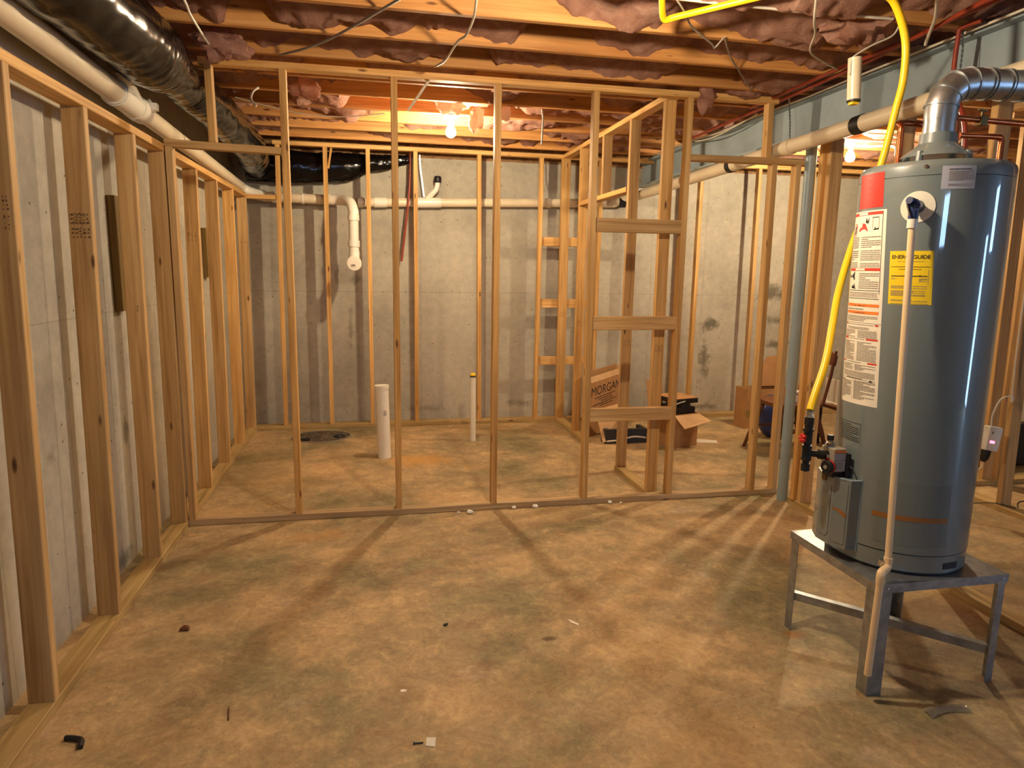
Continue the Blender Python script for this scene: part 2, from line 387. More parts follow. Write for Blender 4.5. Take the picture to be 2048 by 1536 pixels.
def vstud(parent, x0, x1, y0, y1, z0, z1, mat='pine', name='stud', dx=0., dy=0.):
    """upright timber filling the given plan rectangle; dx, dy: drift of its top"""
    cx, cy = (x0+x1)/2, (y0+y1)/2
    return board(name, M[mat], (cx, cy, z0), (cx+dx, cy+dy, z1), x1-x0, y1-y0, parent, wdir=(1, 0, 0))
def hboard(parent, name, mat, x0, x1, y0, y1, z0, z1, axis):
    cx, cy, cz = (x0+x1)/2, (y0+y1)/2, (z0+z1)/2
    if axis == 'x': return board(name, M[mat], (x0, cy, cz), (x1, cy, cz), y1-y0, z1-z0, parent, wdir=(0, 1, 0))
    return board(name, M[mat], (cx, y0, cz), (cx, y1, cz), x1-x0, z1-z0, parent, wdir=(1, 0, 0))
def stamp(stud, x0, x1, y, z0, z1, rows=4, cols=2, seed=1, horizontal=False):
    """illegible grade stamp printed on the camera-facing face of a stud (plane y)"""
    rnd = random.Random(seed); mb = MB()
    cw = (x1-x0)/rows; chh = (z1-z0)/cols
    for i in range(rows):
        for j in range(cols):
            n = rnd.randint(3, 4)
            for k in range(n):
                xx = x0+cw*(i+.15); zz = z0+chh*(j+.08)+chh*.84*k/n
                w = cw*rnd.uniform(.18, .62); h = chh*.84/n*rnd.uniform(.25, .6)
                mb.box(xx+rnd.uniform(0, cw*.15), xx+w, y-.0006, y-.0001, zz, zz+h)
    return mb.build('grade_stamp', M['stamp'], stud)
def catmull(pts, n=8):
    pts = [V(p) for p in pts]; out = []
    for i in range(len(pts)-1):
        p0 = pts[max(i-1, 0)]; p1 = pts[i]; p2 = pts[i+1]; p3 = pts[min(i+2, len(pts)-1)]
        for k in range(n):
            t = k/n
            out.append(.5*((2*p1)+(p2-p0)*t+(2*p0-5*p1+4*p2-p3)*t*t+(3*p1-p0-3*p2+p3)*t**3))
    out.append(pts[-1]); return out
def text_tris(txt, height, spacing=1., bold=0.):
    cu = bpy.data.curves.new('t', 'FONT'); cu.body = txt; cu.size = 1.; cu.space_character = spacing; cu.offset = bold
    cu.resolution_u = 3
    o = bpy.data.objects.new('t', cu); COL.objects.link(o)
    dg = bpy.context.evaluated_depsgraph_get(); me = bpy.data.meshes.new_from_object(o.evaluated_get(dg))
    vs = [(v.co.x, v.co.y) for v in me.vertices]; fs = [tuple(p.vertices) for p in me.polygons]
    bpy.data.objects.remove(o); bpy.data.curves.remove(cu); bpy.data.meshes.remove(me)
    x0 = min(v[0] for v in vs); x1 = max(v[0] for v in vs); y0 = min(v[1] for v in vs); y1 = max(v[1] for v in vs)
    s = height/(y1-y0)
    return [((x-x0)*s, (y-y0)*s) for x, y in vs], fs, (x1-x0)*s

# ------------------------------------------------------------------ the setting
ZJ = 2.65            # underside of the floor joists
def struct(name, mb, mat, label=None, **k):
    o = mb.build(name, mat, **k); o['kind'] = 'structure'
    if label: o['label'] = label
    return o
struct('floor', MB().box(XW-.2, 7.2, -4.7, YW+.2, -.15, 0), M['floor'])
struct('wall_left', MB().box(XW-.2, XW, -4.7, YW, 0, 2.59), M['wall'])
struct('wall_back', MB().box(XW-.2, 7.2, YW, YW+.2, 0, 2.59), M['wall'])
struct('wall_right', MB().box(7.0, 7.2, -.55, YW, 0, 2.59).box(7.0, 7.2, -4.7, -2.7, 0, 2.59).box(7.0, 7.2, -2.0, -1.35, 0, 2.59)
       .box(7.0, 7.2, -2.7, -2.0, 2.05, 2.59).box(7.0, 7.2, -1.35, -.55, 0, 1.75).box(7.0, 7.2, -1.35, -.55, 2.5, 2.59), M['wall'])
struct('wall_rear', MB().box(XW, -1.2, -4.7, -4.5, 0, 2.59).box(-.15, 7.0, -4.7, -4.5, 0, 2.59).box(-1.2, -.15, -4.7, -4.5, 0, 1.85).box(-1.2, -.15, -4.7, -4.5, 2.56, 2.59), M['wall'])
struct('ceiling', MB().box(XW-.2, 7.2, -4.7, YW+.2, 2.888, 2.91), M['osb'])
for nm, bx in (('trim_1', (XW-.2, 7.2, YW+.01, YW+.05, 2.59, 2.888)), ('trim_2', (XW-.2, XW-.15, -4.7, YW, 2.59, 2.888)), ('trim_3', (7.0, 7.04, -4.7, YW, 2.59, 2.888)), ('trim_4', (XW, 7., -4.7, -4.66, 2.59, 2.888))):
    struct(nm, MB().box(*bx), M['osb'], 'wooden rim board on top of the concrete wall')
def win(nm, fr, pane):
    o = struct(nm, fr, M['whiteplastic']); pane.build('pane', M['daylight'], o); return o
def wframe(y, z0, z1, a0, a1, ax):
    m = MB()
    for p0, p1, q0, q1 in ((a0, a0+.05, z0, z1), (a1-.05, a1, z0, z1), (a0+.05, a1-.05, z0, z0+.05), (a0+.05, a1-.05, z1-.05, z1)):
        if ax == 'x': m.box(p0, p1, y-.03, y+.03, q0, q1)
        else: m.box(y-.03, y+.03, p0, p1, q0, q1)
    return m
win('window_1', wframe(-4.58, 1.85, 2.56, -1.2, -.15, 'x'), MB().box(-1.15, -.20, -4.6, -4.59, 1.90, 2.51))
win('window_2', wframe(7.08, 1.75, 2.5, -1.35, -.55, 'y'), MB().box(7.09, 7.1, -1.30, -.60, 1.80, 2.45))
win('door_1', wframe(7.08, 0., 2.05, -2.7, -2.0, 'y'), MB().box(7.09, 7.1, -2.65, -2.05, .05, 2.0))

# ------------------------------------------------------------------ floor joists
JY = [2.01, 2.41, 2.81, 3.21, 3.61, 4.015, 4.41, 4.80, 5.19, 5.585, 5.98, 6.405]
JL = ['above the camera, hidden over the top of the photo, farther one', 'above the camera, nearest hidden one over the top of the photo',
      'cut off at the top right edge of the photo', 'topmost full length one, brightly lit below the top edge of the photo',
      'second full one down from the top of the photo', 'third one down, just in front of the partition top plate',
      'first one behind the partition top plate, shadowed brown', 'second one behind the partition top plate, shadowed',
      'glowing orange one that carries the lit bulb', 'first one beyond the lit bulb', 'second one beyond the lit bulb', 'last one, above the back stud wall']
for y, l in zip(JY, JL):
    o = hboard(None, 'floor_joist', 'joist', XW-.14, 6.99, y, y+.038, ZJ, 2.887, 'x')
    tag(o, 'pine floor joist, ' + l, 'joist', 'floor joists overhead')

# ------------------------------------------------------------------ fibreglass batts between the joists
BL = ['in the bay at the very top of the photo', 'in the bay behind the topmost full joist', 'in the bay behind the second full joist',
      'in the bay right above the partition top plate', 'in the bay just behind the partition top plate', 'in the bay in front of the lit bulb',
      'in the bay behind the lit bulb', 'second bay behind the lit bulb', 'third bay behind the lit bulb, before the last joist']
def batt(y0, y1, seed, label, gaps):
    mb = MB(); nx, ny = 330, 22; xa, xb = XW+.02, 5.6
    b = 0
    zz = {}
    for i in range(nx+1):
        x = xa+(xb-xa)*i/nx
        for j in range(ny+1):
            t = j/ny; y = y0+.0015+(y1-y0-.003)*t
            p = V((x*2.2+seed*7.1, y*3., seed))
            n1 = noise.fractal(p, .9, 2.1, 4); n2 = noise.noise(V((x*.9+seed*3.3, seed*1.7, 0)))
            n3 = noise.fractal(V((x*13, y*13, seed)), .8, 2., 3)
            flange = .045*max(0, (t-.55)/.45)**1.2 + .02*max(0, (.3-t)/.3)
            z = 2.722+.060*n1+.045*n2+.016*n3-flange*.6
            f1 = noise.noise(V((x*5.2+seed, seed*2.3, 1))); f2 = noise.noise(V((x*17.+seed*5, seed*1.3, 4)))
            edge = max(0, (t-.55)/.45)
            z += edge*(.035*f1+.030*abs(f2)-.02)
            for gx, gw in gaps:
                k = max(0, 1-((x-gx)/gw)**2)
                z += .17*k*(1+.5*n1)
            z -= .05*max(0, noise.noise(V((x*3.1+seed*9, seed, 8)))-.25)*edge*4
            z = max(2.638+.02*n3+.012*n1, min(2.88, z))
            mb.v.append(V((x, y, z)))
    w = ny+1
    for i in range(nx):
        for j in range(ny): mb.face((i*w+j, (i+1)*w+j, (i+1)*w+j+1, i*w+j+1))
    # upper side
    B = len(mb.v)
    for x in (xa, xb):
        for y in (y0+.0015, y1-.0015): mb.v.append(V((x, y, 2.886)))
    mb.face((B, B+1, B+3, B+2))
    mb.face([j for j in range(w)]+[B+1, B]); mb.face([nx*w+j for j in range(w)]+[B+3, B+2])
    mb.face([i*w for i in range(nx+1)]+[B+2, B]); mb.face([i*w+ny for i in range(nx+1)]+[B+3, B+1])
    o = mb.build('insulation_batt', M['pink'], smooth=True)
    tag(o, 'sagging pink fiberglass batt ' + label, 'insulation', 'fiberglass batts between the joists')
gaps = [[(.2, 1.0), (2.3, .2)], [(.95, .22), (-.55, .12)], [(.55, .14), (2.0, .25)], [(.75, .2), (1.5, .15), (-.2, .2)], [(.2, .6), (1.3, .35)], [(.15, .35), (.95, .1), (-.7, .2)], [(.4, .5)], [(.0, .3), (1.2, .3)], [(.5, .3), (-.3, .3)]]
for k in range(9): batt(JY[k+2]+.038, JY[k+3], k+1, BL[k], gaps[k])
for y0, y1, s in ((JY[0]+.038, JY[1], 21), (JY[1]+.038, JY[2], 22)):
    batt(y0, y1, s, 'overhead, hidden above the photo, ' + ('second' if s == 22 else 'first') + ' bay from the camera', [])
# torn tufts that hang down
for c, r, sd, l in (((2.035, 4.085, 2.60), (.06, .03, .085), 3, 'hanging over the right part of the partition top plate'),
                    ((2.30, 4.10, 2.655), (.11, .04, .035), 8, 'caught on the right end of the partition top plate'),
                    ((.74, 5.02, 2.60), (.055, .05, .09), 5, 'dangling right beside the lit bulb'),
                    ((.56, 4.97, 2.655), (.09, .06, .05), 6, 'above and left of the lit bulb, glaring white'),
                    ((.93, 4.9, 2.625), (.035, .04, .07), 9, 'right of the lit bulb behind the third partition stud'),
                    ((2.20, 2.93, 2.66), (.17, .10, .085), 12, 'bulging out left of the yellow hose near the ceiling'),
                    ((-.72, 3.86, 2.62), (.13, .08, .07), 14, 'hanging beside the pinched black duct'),
                    ((-.38, 4.60, 2.62), (.10, .05, .05), 15, 'with a kraft flap behind the left end of the top plate')):
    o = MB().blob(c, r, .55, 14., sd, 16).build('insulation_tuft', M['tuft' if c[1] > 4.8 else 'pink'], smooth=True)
    tag(o, 'loose pink fiberglass tuft ' + l, 'insulation', 'loose tufts of fiberglass')

# ------------------------------------------------------------------ left stud wall
T = .038
xr = -1.102; xl = xr-.089
w = thing('stud_wall', (xr-.045, 4.4, 0), 'low pine stud wall with eight wide studs along the left concrete wall', 'stud wall')
hboard(w, 'bottom_plate', 'treated', xl, xr, .6, 6.57, 0, T, 'y')
hboard(w, 'top_plate', 'pine', xl, xr, .6, 6.57, 2.142, 2.18, 'y')
LS = [(1.78, 0), (2.386, .09), (2.994, .085), (3.592, .05), (4.085, .05), (4.733, .09), (5.349, .06), (5.956, .04), (6.525, .05)]
for k, (y, dy) in enumerate(LS):
    s = vstud(w, xl+.002, xr-.002, y, y+T, T, 2.142, 'fir' if k != 7 else 'pine', dy=dy)
    if k == 2: stamp(s, xl+.012, xr-.006, y+.064, 1.63, 1.74, 5, 2, 3)
    if k == 1: stamp(s, xl+.055, xr-.012, y+.066, 1.63, 1.75, 2, 2, 4)
    if k == 3: stamp(s, xl+.05, xl+.065, y+.03, 1.30, 1.335, 1, 2, 9)
    if k == 5: stamp(s, xl+.012, xr-.01, y+.071, 1.66, 1.75, 3, 2, 5)
    if k == 8: stamp(s, xl+.02, xr-.012, y+.041, 1.70, 1.76, 4, 1, 6)
o = board('wood_scrap', M['greenwood'], (XW+.019, 3.75, 1.30), (XW+.019, 3.75, 1.862), .038, .089, None, wdir=(1, 0, 0))
tag(o, 'short greenish treated board fixed to the left concrete wall behind the third stud', 'board', 'scrap boards on the left concrete wall')
o = board('wood_scrap', M['greenwood'], (XW+.019, 5.60, 1.44), (XW+.019, 5.60, 1.81), .038, .089, None, wdir=(1, 0, 0))
tag(o, 'short board fixed to the left concrete wall between studs beyond the partition', 'board', 'scrap boards on the left concrete wall')

# ------------------------------------------------------------------ front partition (2x3)
yF = 4.124; D3 = .064; yB = yF+D3
w = thing('partition_frame', (.8, yF+.03, 0), 'open pine partition frame facing the camera across the middle of the room', 'stud wall')
hboard(w, 'bottom_plate', 'greysill', -1.10, 2.775, yF, yB, 0, T, 'x')
board('top_plate', M['pine'], (-.905, yF+D3/2, 2.622), (2.56, yF+D3/2, 2.628), D3, T, w, wdir=(0, 1, 0))
board('header', M['fir'], (-1.10, yF+D3/2, 2.187), (-.493, yF+D3/2, 2.172), D3, T, w, wdir=(0, 1, 0))
board('header', M['fir'], (1.978, yF+D3/2, 2.253), (2.80, yF+D3/2, 2.260), D3, T, w, wdir=(0, 1, 0))
FS = [(-1.098, .0, T, 2.167, 'fir'), (-.492, .0, T, 2.604, 'pine'), (.115, .0, T, 2.605, 'pine'), (.721, .0, T, 2.606, 'pine'), (1.334, -.008, T, 2.606, 'pine'), (1.936, .004, T, 2.607, 'pine')]
for x, dx, z0, z1, mt in FS: vstud(w, x, x+T, yF+.001, yB-.001, z0, z1, mt, dx=dx)
vstud(w, -.872, -.872+T, yF+.001, yB-.001, 2.20, 2.603, 'pine', 'cripple_stud', dx=-.006)
vstud(w, 2.497, 2.497+T, yF+.001, yB-.001, 2.275, 2.609, 'pine', 'cripple_stud', dx=-.006)
vstud(w, 2.560, 2.560+T, yF+.001, yB-.001, T, 2.238, 'fir', dx=-.012)
vstud(w, 2.735, 2.735+T, yF+.001, yB-.001, T, 2.24, 'fir', dx=-.015)
for z0, z1 in ((1.778, 1.864), (1.163, 1.25), (.560, .647)):
    hboard(w, 'cross_block', 'fir', 1.371, 1.937, yF+.002, yF+.04, z0, z1, 'x')

# ------------------------------------------------------------------ closet partition running to the back wall
xS = 1.822; xE = xS+D3+.016
w = thing('partition_frame', (xS+.04, 5.4, 0), 'short pine partition with a doorway gap running back from the blocked bay', 'stud wall')
hboard(w, 'bottom_plate', 'treated', xS, xE, yB+.001, 4.842, 0, T, 'y')
hboard(w, 'bottom_plate', 'treated', xS, xE, 5.70, 6.574, 0, T, 'y')
hboard(w, 'top_plate', 'pine', xS, xE, yB+.001, 6.574, 2.606, 2.644, 'y')
hboard(w, 'door_header', 'pine', xS, xE, 4.842, 6.0, 2.112, 2.148, 'y')
for y, z0, z1, mt in ((4.208, T, 2.606, 'pine'), (4.79, T, 2.606, 'fir'), (5.385, 2.148, 2.606, 'fir'), (6.0, T, 2.606, 'pine')):
    s = vstud(w, xS+.002, xE-.002, y, y+T, z0, z1, mt, name='stud' if z0 < 1 else 'cripple_stud')
    if y == 4.79: stamp(s, xS+.012, xE-.008, y, .98, 1.035, 6, 2, 12)
    if y == 4.208: stamp(s, xS+.012, xE-.006, y, 1.005, 1.06, 6, 2, 13)
    if y == 6.0: stamp(s, xS+.015, xS+.055, y, 1.03, 1.09, 3, 2, 14)

# ------------------------------------------------------------------ back stud wall
y0 = 6.576; y1 = y0+D3
w = thing('stud_wall', (1.6, y0+.03, 0), 'pine stud wall standing in front of the grey back concrete wall', 'stud wall')
hboard(w, 'bottom_plate', 'treated', -1.19, 5.6, y0, y1+.02, 0, T, 'x')
hboard(w, 'top_plate', 'pine', -.86, 5.6, y0, y1, 2.604, 2.642, 'x')
hboard(w, 'header', 'pine', -1.19, -.85, y0, y1, 2.128, 2.166, 'x')
for x, dx, mt in ((-.862, .02, 'pine'), (-.435, .005, 'pine'), (-.05, 0, 'pine'), (.381, .003, 'pine'), (1.0, -.015, 'pine'), (1.585, .01, 'pine'), (2.185, .02, 'pine'), (3.27, 0, 'pine'), (3.935, -.02, 'fir'), (4.54, 0, 'pine'), (5.15, 0, 'pine')):
    vstud(w, x, x+T, y0+.001, y1-.001, T, 2.604, mt, dx=dx)
s = vstud(w, 1.812, 1.901, y0, y0+T, T, 2.604, 'pine'); stamp(s, 1.824, 1.893, y0, 1.075, 1.135, 5, 2, 15)
for z0, z1 in ((1.772, 1.86), (1.165, 1.252), (.585, .67)):
    hboard(w, 'cross_block', 'pine', 1.64, 2.185, y0+.041, y0+.075, z0, z1, 'x')
board('brace', M['pine'], (-.385, y0+.03, 2.42), (-.355, y0+.03, 2.60), .018, .03, w, wdir=(1, 0, 0))

# ------------------------------------------------------------------ right stud wall under the beam
w = thing('stud_wall', (2.795, 2.6, 0), 'pine stud wall under the steel beam behind the water heater', 'stud wall')
hboard(w, 'bottom_plate', 'treated', 2.75, 2.839, 2.02, 3.96, 0, T, 'y')
hboard(w, 'top_plate', 'pine', 2.75, 2.839, 2.02, 3.96, 2.362, 2.40, 'y')
for y, mt, wd in ((3.885, 'pine', .089), (3.825, 'fir', .089), (3.26, 'fir', .089), (2.69, 'fir', .089), (2.08, 'pine', .089)):
    vstud(w, 2.752 if y != 3.885 else 2.738, 2.837 if y != 3.885 else 2.80, y, y+T, T, 2.362, mt)
w = thing('stud_wall', (4.1, 3.3, 0), 'dark stud wall seen past the right side of the water heater', 'stud wall')
hboard(w, 'bottom_plate', 'treated', 4.06, 4.149, 1.6, 3.90, 0, T, 'y'); hboard(w, 'top_plate', 'pine', 4.06, 4.149, 1.6, 3.90, 2.605, 2.643, 'y')
for y in (3.56, 2.95, 2.34, 1.73): vstud(w, 4.062, 4.147, y, y+T, T, 2.605, 'fir', dx=-.06 if y == 3.56 else 0)
w = thing('stud_wall', (4.9, 4.05, 0), 'farther stud wall crossing behind the right edge of the water heater', 'stud wall')
hboard(w, 'bottom_plate', 'treated', 4.28, 6.0, 4.05, 4.139, 0, T, 'x'); hboard(w, 'top_plate', 'pine', 4.28, 6.0, 4.05, 4.139, 2.605, 2.643, 'x')
vstud(w, 4.455, 4.544, 4.08, 4.118, T, 2.605, 'fir', dx=-.045); vstud(w, 4.558, 4.596, 4.055, 4.135, T, 2.605, 'fir', dx=-.03); vstud(w, 5.15, 5.19, 4.055, 4.135, T, 2.605, 'fir')

# ------------------------------------------------------------------ steel beam and post
xb = 2.765
w = thing('steel_beam', (xb, 3.4, 2.40), 'long grey painted steel I-beam under the joists on the right', 'beam')
MB().box(xb-.006, xb+.006, -4.4, 6.85, 2.414, 2.624).build('web', M['steel'], w)
MB().box(xb-.065, xb+.065, -4.4, 6.85, 2.402, 2.414).build('flange', M['steel'], w)
MB().box(xb-.065, xb+.065, -4.4, 6.85, 2.624, 2.648).build('flange', M['steel'], w)
w = thing('support_post', (2.735, 4.0, 0), 'round grey blue steel post under the beam', 'post')
MB().lathe([(.034, 0), (.034, 2.385)], (2.735, 4.0, 0), 28).build('tube', M['post'], w, smooth=True)
MB().box(2.68, 2.79, 3.95, 4.05, 2.385, 2.402).build('cap_plate', M['post'], w)

# ------------------------------------------------------------------ drain pipes
w = thing('drain_pipe', (2.6, 4.2, 2.3), 'long cream drain pipe sloping back beside the grey steel beam', 'pipe')
def yz(y): return 2.405-.0185*y-(.0 if y < 6 else 0)
RP = .0455; xp = 2.60
MB().tube([(xp, -1.5, yz(-1.5)), (xp, 3.36, yz(3.36))], RP, 28).build('pipe', M['pvc'], w, smooth=True)
MB().tube([(xp, 3.36, yz(3.36)), (xp, 4.74, yz(4.74))], RP-.0006, 28).build('pipe', M['pvc'], w, smooth=True)
MB().tube([(xp, 4.74, yz(4.74)), (xp, 6.62, yz(6.62))], RP, 28).build('pipe', M['pvc'], w, smooth=True)
tag(MB().tube([(xp, 3.36, yz(3.36)), (xp, 3.43, yz(3.43))], RP+.0035, 28).build('coupling', M['black'], w, smooth=True), 'black band coupling')
tag(MB().tube([(xp, 4.72, yz(4.72)), (xp, 4.775, yz(4.775))], RP+.0035, 28).build('coupling', M['black'], w, smooth=True), 'narrow black band coupling')
MB().tube([(xp, 4.0, yz(4.0)), (xp, 4.07, yz(4.07))], RP+.004, 28).build('coupling', M['pvc'], w, smooth=True)
MB().tube(catmull([(xp, 6.62, yz(6.62)), (xp-.01, 6.74, yz(6.7)), (xp-.10, 6.79, 2.245), (xp-.2, 6.79, 2.23)], 6), RP, 24).build('elbow', M['pvc'], w, smooth=True)
tag(MB().tube([(xp-.05, 6.785, 2.236), (xp-.12, 6.79, 2.235)], RP+.006, 24).build('coupling', M['black'], w, smooth=True), 'black rubber coupling at the far end')

w = thing('drain_pipe', (-1.165, 4.5, 2.2), 'cream drain pipe lying on top of the left stud wall with a white branch fitting', 'pipe')
xq = -1.160
def zq(y): return 2.318-.0270*(y-3.6)
LR = .05
MB().tube([(xq, .6, zq(.6)), (xq, 3.63, zq(3.63))], LR+.003, 28).build('pipe', M['pvc'], w, smooth=True)
MB().tube([(xq, 3.92, zq(3.92)), (xq, 6.66, zq(6.66))], LR-.004, 28).build('pipe', M['pvc'], w, smooth=True)
m = MB().tube([(xq, 3.58, zq(3.58)), (xq, 3.93, zq(3.93))], LR+.009, 28)
m.tube([(xq, 3.60, zq(3.6)), (xq, 3.64, zq(3.64))], LR+.013, 28).tube([(xq, 3.86, zq(3.86)), (xq, 3.93, zq(3.93))], LR+.013, 28)
m.tube(catmull([(xq, 3.84, zq(3.84)+.01), (xq+.005, 3.72, 2.37), (xq+.01, 3.62, 2.44)], 5), LR+.005, 24)
m.build('wye_fitting', M['pvcwhite'], w, smooth=True)
MB().tube([(xq+.01, 3.62, 2.44), (xq+.01, 3.60, 2.50), (xq+.012, 3.59, 2.64)], LR, 24).build('branch_pipe', M['pvc'], w, smooth=True)
MB().tube([(xq, 3.93, zq(3.93)), (xq, 4.0, zq(4.0))], LR+.008, 28).box(xq+.04, xq+.085, 3.945, 3.985, 2.315, 2.35).tube([(xq+.02, 3.965, 2.325), (xq+.062, 3.965, 2.34)], .034, 16).build('cleanout_plug', M['pvcwhite'], w, smooth=True)
tag(MB().tube([(xq, 4.62, zq(4.62)), (xq, 4.635, zq(4.635))], LR-.003, 24).build('pipe_joint', M['inkgrey'], w, smooth=True), 'thin dark joint line')
MB().tube(catmull([(xq, 6.62, zq(6.62)), (xq+.005, 6.71, 2.225), (xq+.09, 6.745, 2.19), (xq+.2, 6.745, 2.17)], 6), LR-.002, 24).build('elbow', M['pvcwhite'], w, smooth=True)

w = thing('drain_pipe', (.6, 6.75, 1.6), 'cream drain pipe run along the back concrete wall with a hanging cleanout drop', 'pipe')
rb = .0445
MB().tube([(-.98, 6.745, 2.165), (-.36, 6.72, 2.152)], rb, 24).build('pipe', M['pvc'], w, smooth=True)
for x in (-.90, -.80): MB().tube([(x, 6.742, 2.163), (x+.07, 6.74, 2.161)], rb+.007, 24).build('coupling', M['pvcwhite'], w, smooth=True)
for x in (-.635, -.395): MB().tube([(x, 6.733, 2.158), (x+.02, 6.732, 2.157)], rb+.006, 24).build('pipe_joint', M['pvcwhite'], w, smooth=True)
dx_, dy_ = -.168, 6.46
MB().tube(catmull([(-.37, 6.72, 2.152), (-.29, 6.68, 2.15), (-.20, 6.53, 2.12), (dx_, dy_, 2.04), (dx_, dy_, 1.97)], 7), rb+.002, 24).build('elbow', M['pvcwhite'], w, smooth=True)
MB().tube([(dx_, dy_, 2.0), (dx_, dy_, 1.66)], rb, 24).tube([(dx_, dy_, 2.0), (dx_, dy_, 1.955)], rb+.008, 24).tube([(dx_, dy_, 1.775), (dx_, dy_, 1.72)], rb+.008, 24).build('drop_pipe', M['pvcwhite'], w, smooth=True)
MB().tube(catmull([(dx_, dy_, 1.68), (dx_, dy_-.005, 1.62), (dx_, dy_-.045, 1.585), (dx_, dy_-.10, 1.575)], 6), rb+.004, 24).lathe([(.062, 0), (.062, .05)], (dx_, dy_-.10, 1.574), 28, axis=(0, -1, -.1)).build('cleanout_tee', M['pvcwhite'], w, smooth=True)
MB().lathe([(.067, 0), (.067, .016), (.06, .024), (.03, .026)], (dx_, dy_-.148, 1.569), 28, axis=(0, -1, -.1)).build('cleanout_cap', M['pvcwhite'], w, smooth=True)
q = MB().box(dx_-.022, dx_+.012, dy_-.177, dy_-.174, 1.545, 1.562); q.build('cap_slot', M['inkgrey'], w)
MB().tube([(-.125, 6.80, 2.147), (2.45, 6.80, 2.226)], rb-.002, 24).build('pipe', M['pvc'], w, smooth=True)
for x, l in ((-.13, .05), (.02, .12), (.42, .24), (1.72, .04)): MB().tube([(x, 6.80, 2.150+.0307*x), (x+l, 6.80, 2.150+.0307*(x+l))], rb+.005, 24).build('coupling', M['pvcwhite'], w, smooth=True)
MB().tube(catmull([(.50, 6.79, 2.175), (.56, 6.765, 2.235), (.61, 6.75, 2.29), (.624, 6.75, 2.36)], 6), .026, 20).build('riser', M['pvcwhite'], w, smooth=True)
tag(MB().lathe([(.03, 0), (.036, .01), (.036, .05), (.028, .062)], (.624, 6.75, 2.35), 20).build('riser_cap', M['black'], w, smooth=True), 'black rubber cap')

# floor stub-ups
w = thing('floor_pipe', (.064, 5.475, 0), 'wide white capped pipe stub rising from the floor between the partition studs', 'pipe')
MB().tube([(.064, 5.475, 0), (.050, 5.475, .585)], .054, 28).build('tube', M['pvcwhite'], w, smooth=True)
MB().tube([(.050, 5.475, .575), (.0495, 5.475, .60)], .058, 28).build('cap', M['pvcwhite'], w, smooth=True)
m = MB()
for k in range(4): m.box(.060, .085, 5.4205, 5.4235, .362+.011*k, .3655+.011*k)
m.build('printed_marks', M['inkgrey'], w)
w = thing('floor_pipe', (.861, 5.914, 0), 'thin white pipe stub with a yellow cap rising from the floor', 'pipe')
MB().tube([(.861, 5.914, 0), (.858, 5.914, .592)], .025, 22).build('tube', M['pvcwhite'], w, smooth=True)
tag(MB().tube([(.858, 5.914, .585), (.858, 5.914, .597)], .027, 22).build('collar', M['tankdark'], w, smooth=True), 'dark collar')
tag(MB().lathe([(.024, 0), (.024, .014), (.016, .024)], (.858, 5.914, .597), 20).build('cap', M['yellow'], w, smooth=True), 'yellow plastic cap')
w = thing('sump_drain', (-.49, 6.24, 0), 'round rough floor sump full of dark gravel near the left back corner', 'drain')
m = MB(); cx, cy, R0 = -.49, 6.24, .255; b = 0
for i in range(15):
    r_ = R0*i/14
    for k in range(48):
        a = 2*PI*k/48; x = cx+r_*math.cos(a); y = cy+r_*.82*math.sin(a)
        m.v.append(V((x, y, .002+.012*max(0, noise.fractal(V((x*14, y*14, 2)), .8, 2., 3))+.008*(1-i/14))))
for i in range(14):
    for k in range(48): m.face((i*48+k, i*48+(k+1) % 48, (i+1)*48+(k+1) % 48, (i+1)*48+k))
m.build('gravel', M['dirt'], w, smooth=True)
m = MB()
for k in range(48):
    a = 2*PI*k/48; a2 = 2*PI*(k+1)/48
    P = lambda a_, r_, z: V((cx+r_*math.cos(a_), cy+r_*.82*math.sin(a_), z))
    b = len(m.v); m.v += [P(a, R0, .0), P(a2, R0, .0), P(a2, R0, .008), P(a, R0, .008), P(a, R0+.012, 0), P(a2, R0+.012, 0), P(a2, R0+.012, .008), P(a, R0+.012, .008)]
    m.face((b+3, b+2, b+6, b+7)); m.face((b, b+1, b+2, b+3)); m.face((b+4, b+5, b+6, b+7))
m.build('rim', M['inkgrey'], w)
MB().blob((-.62, 6.12, .012), (.05, .03, .012), .3, 20, 3, 8).build('dark_hole', M['black'], w, smooth=True)
MB().blob((-.33, 6.2, .012), (.05, .03, .012), .3, 20, 4, 8).build('dark_hole', M['black'], w, smooth=True)

# ------------------------------------------------------------------ black flexible ducts
def duct_tube(path, rads, seed, ry=1., n=40, per=26, wr=.012):
    P = catmull(path, per); m = len(P); k = len(rads)
    mb = MB(); prev = None
    for i, p in enumerate(P):
        t = i/(m-1)*(k-1); a = min(int(t), k-2); f = t-a; f = f*f*(3-2*f); r_ = rads[a]*(1-f)+rads[a+1]*f
        tg = (P[min(i+1, m-1)]-P[max(i-1, 0)]).normalized()
        up = V((0, 0, 1)); e1 = tg.cross(up).normalized(); e2 = e1.cross(tg)
        for q in range(n):
            an = 2*PI*q/n
            d = e1*math.cos(an)*ry+e2*math.sin(an)
            c = p+d*r_
            # folds of the plastic wrap run round and along the duct
            nn = noise.fractal(V((c.x*4+seed, c.y*5, c.z*9)), .9, 2., 4)+.6*noise.noise(V((math.cos(an)*3, math.sin(an)*3, i*.35+seed)))
            sg = .010*math.sin(an*1.+1) if False else 0
            mb.v.append(c+d*(wr*nn))
    for i in range(m-1):
        for q in range(n):
            q2 = (q+1) % n; mb.face((i*n+q, i*n+q2, (i+1)*n+q2, (i+1)*n+q))
    mb.face(list(range(n))[::-1]); mb.face([(m-1)*n+q for q in range(n)])
    return mb
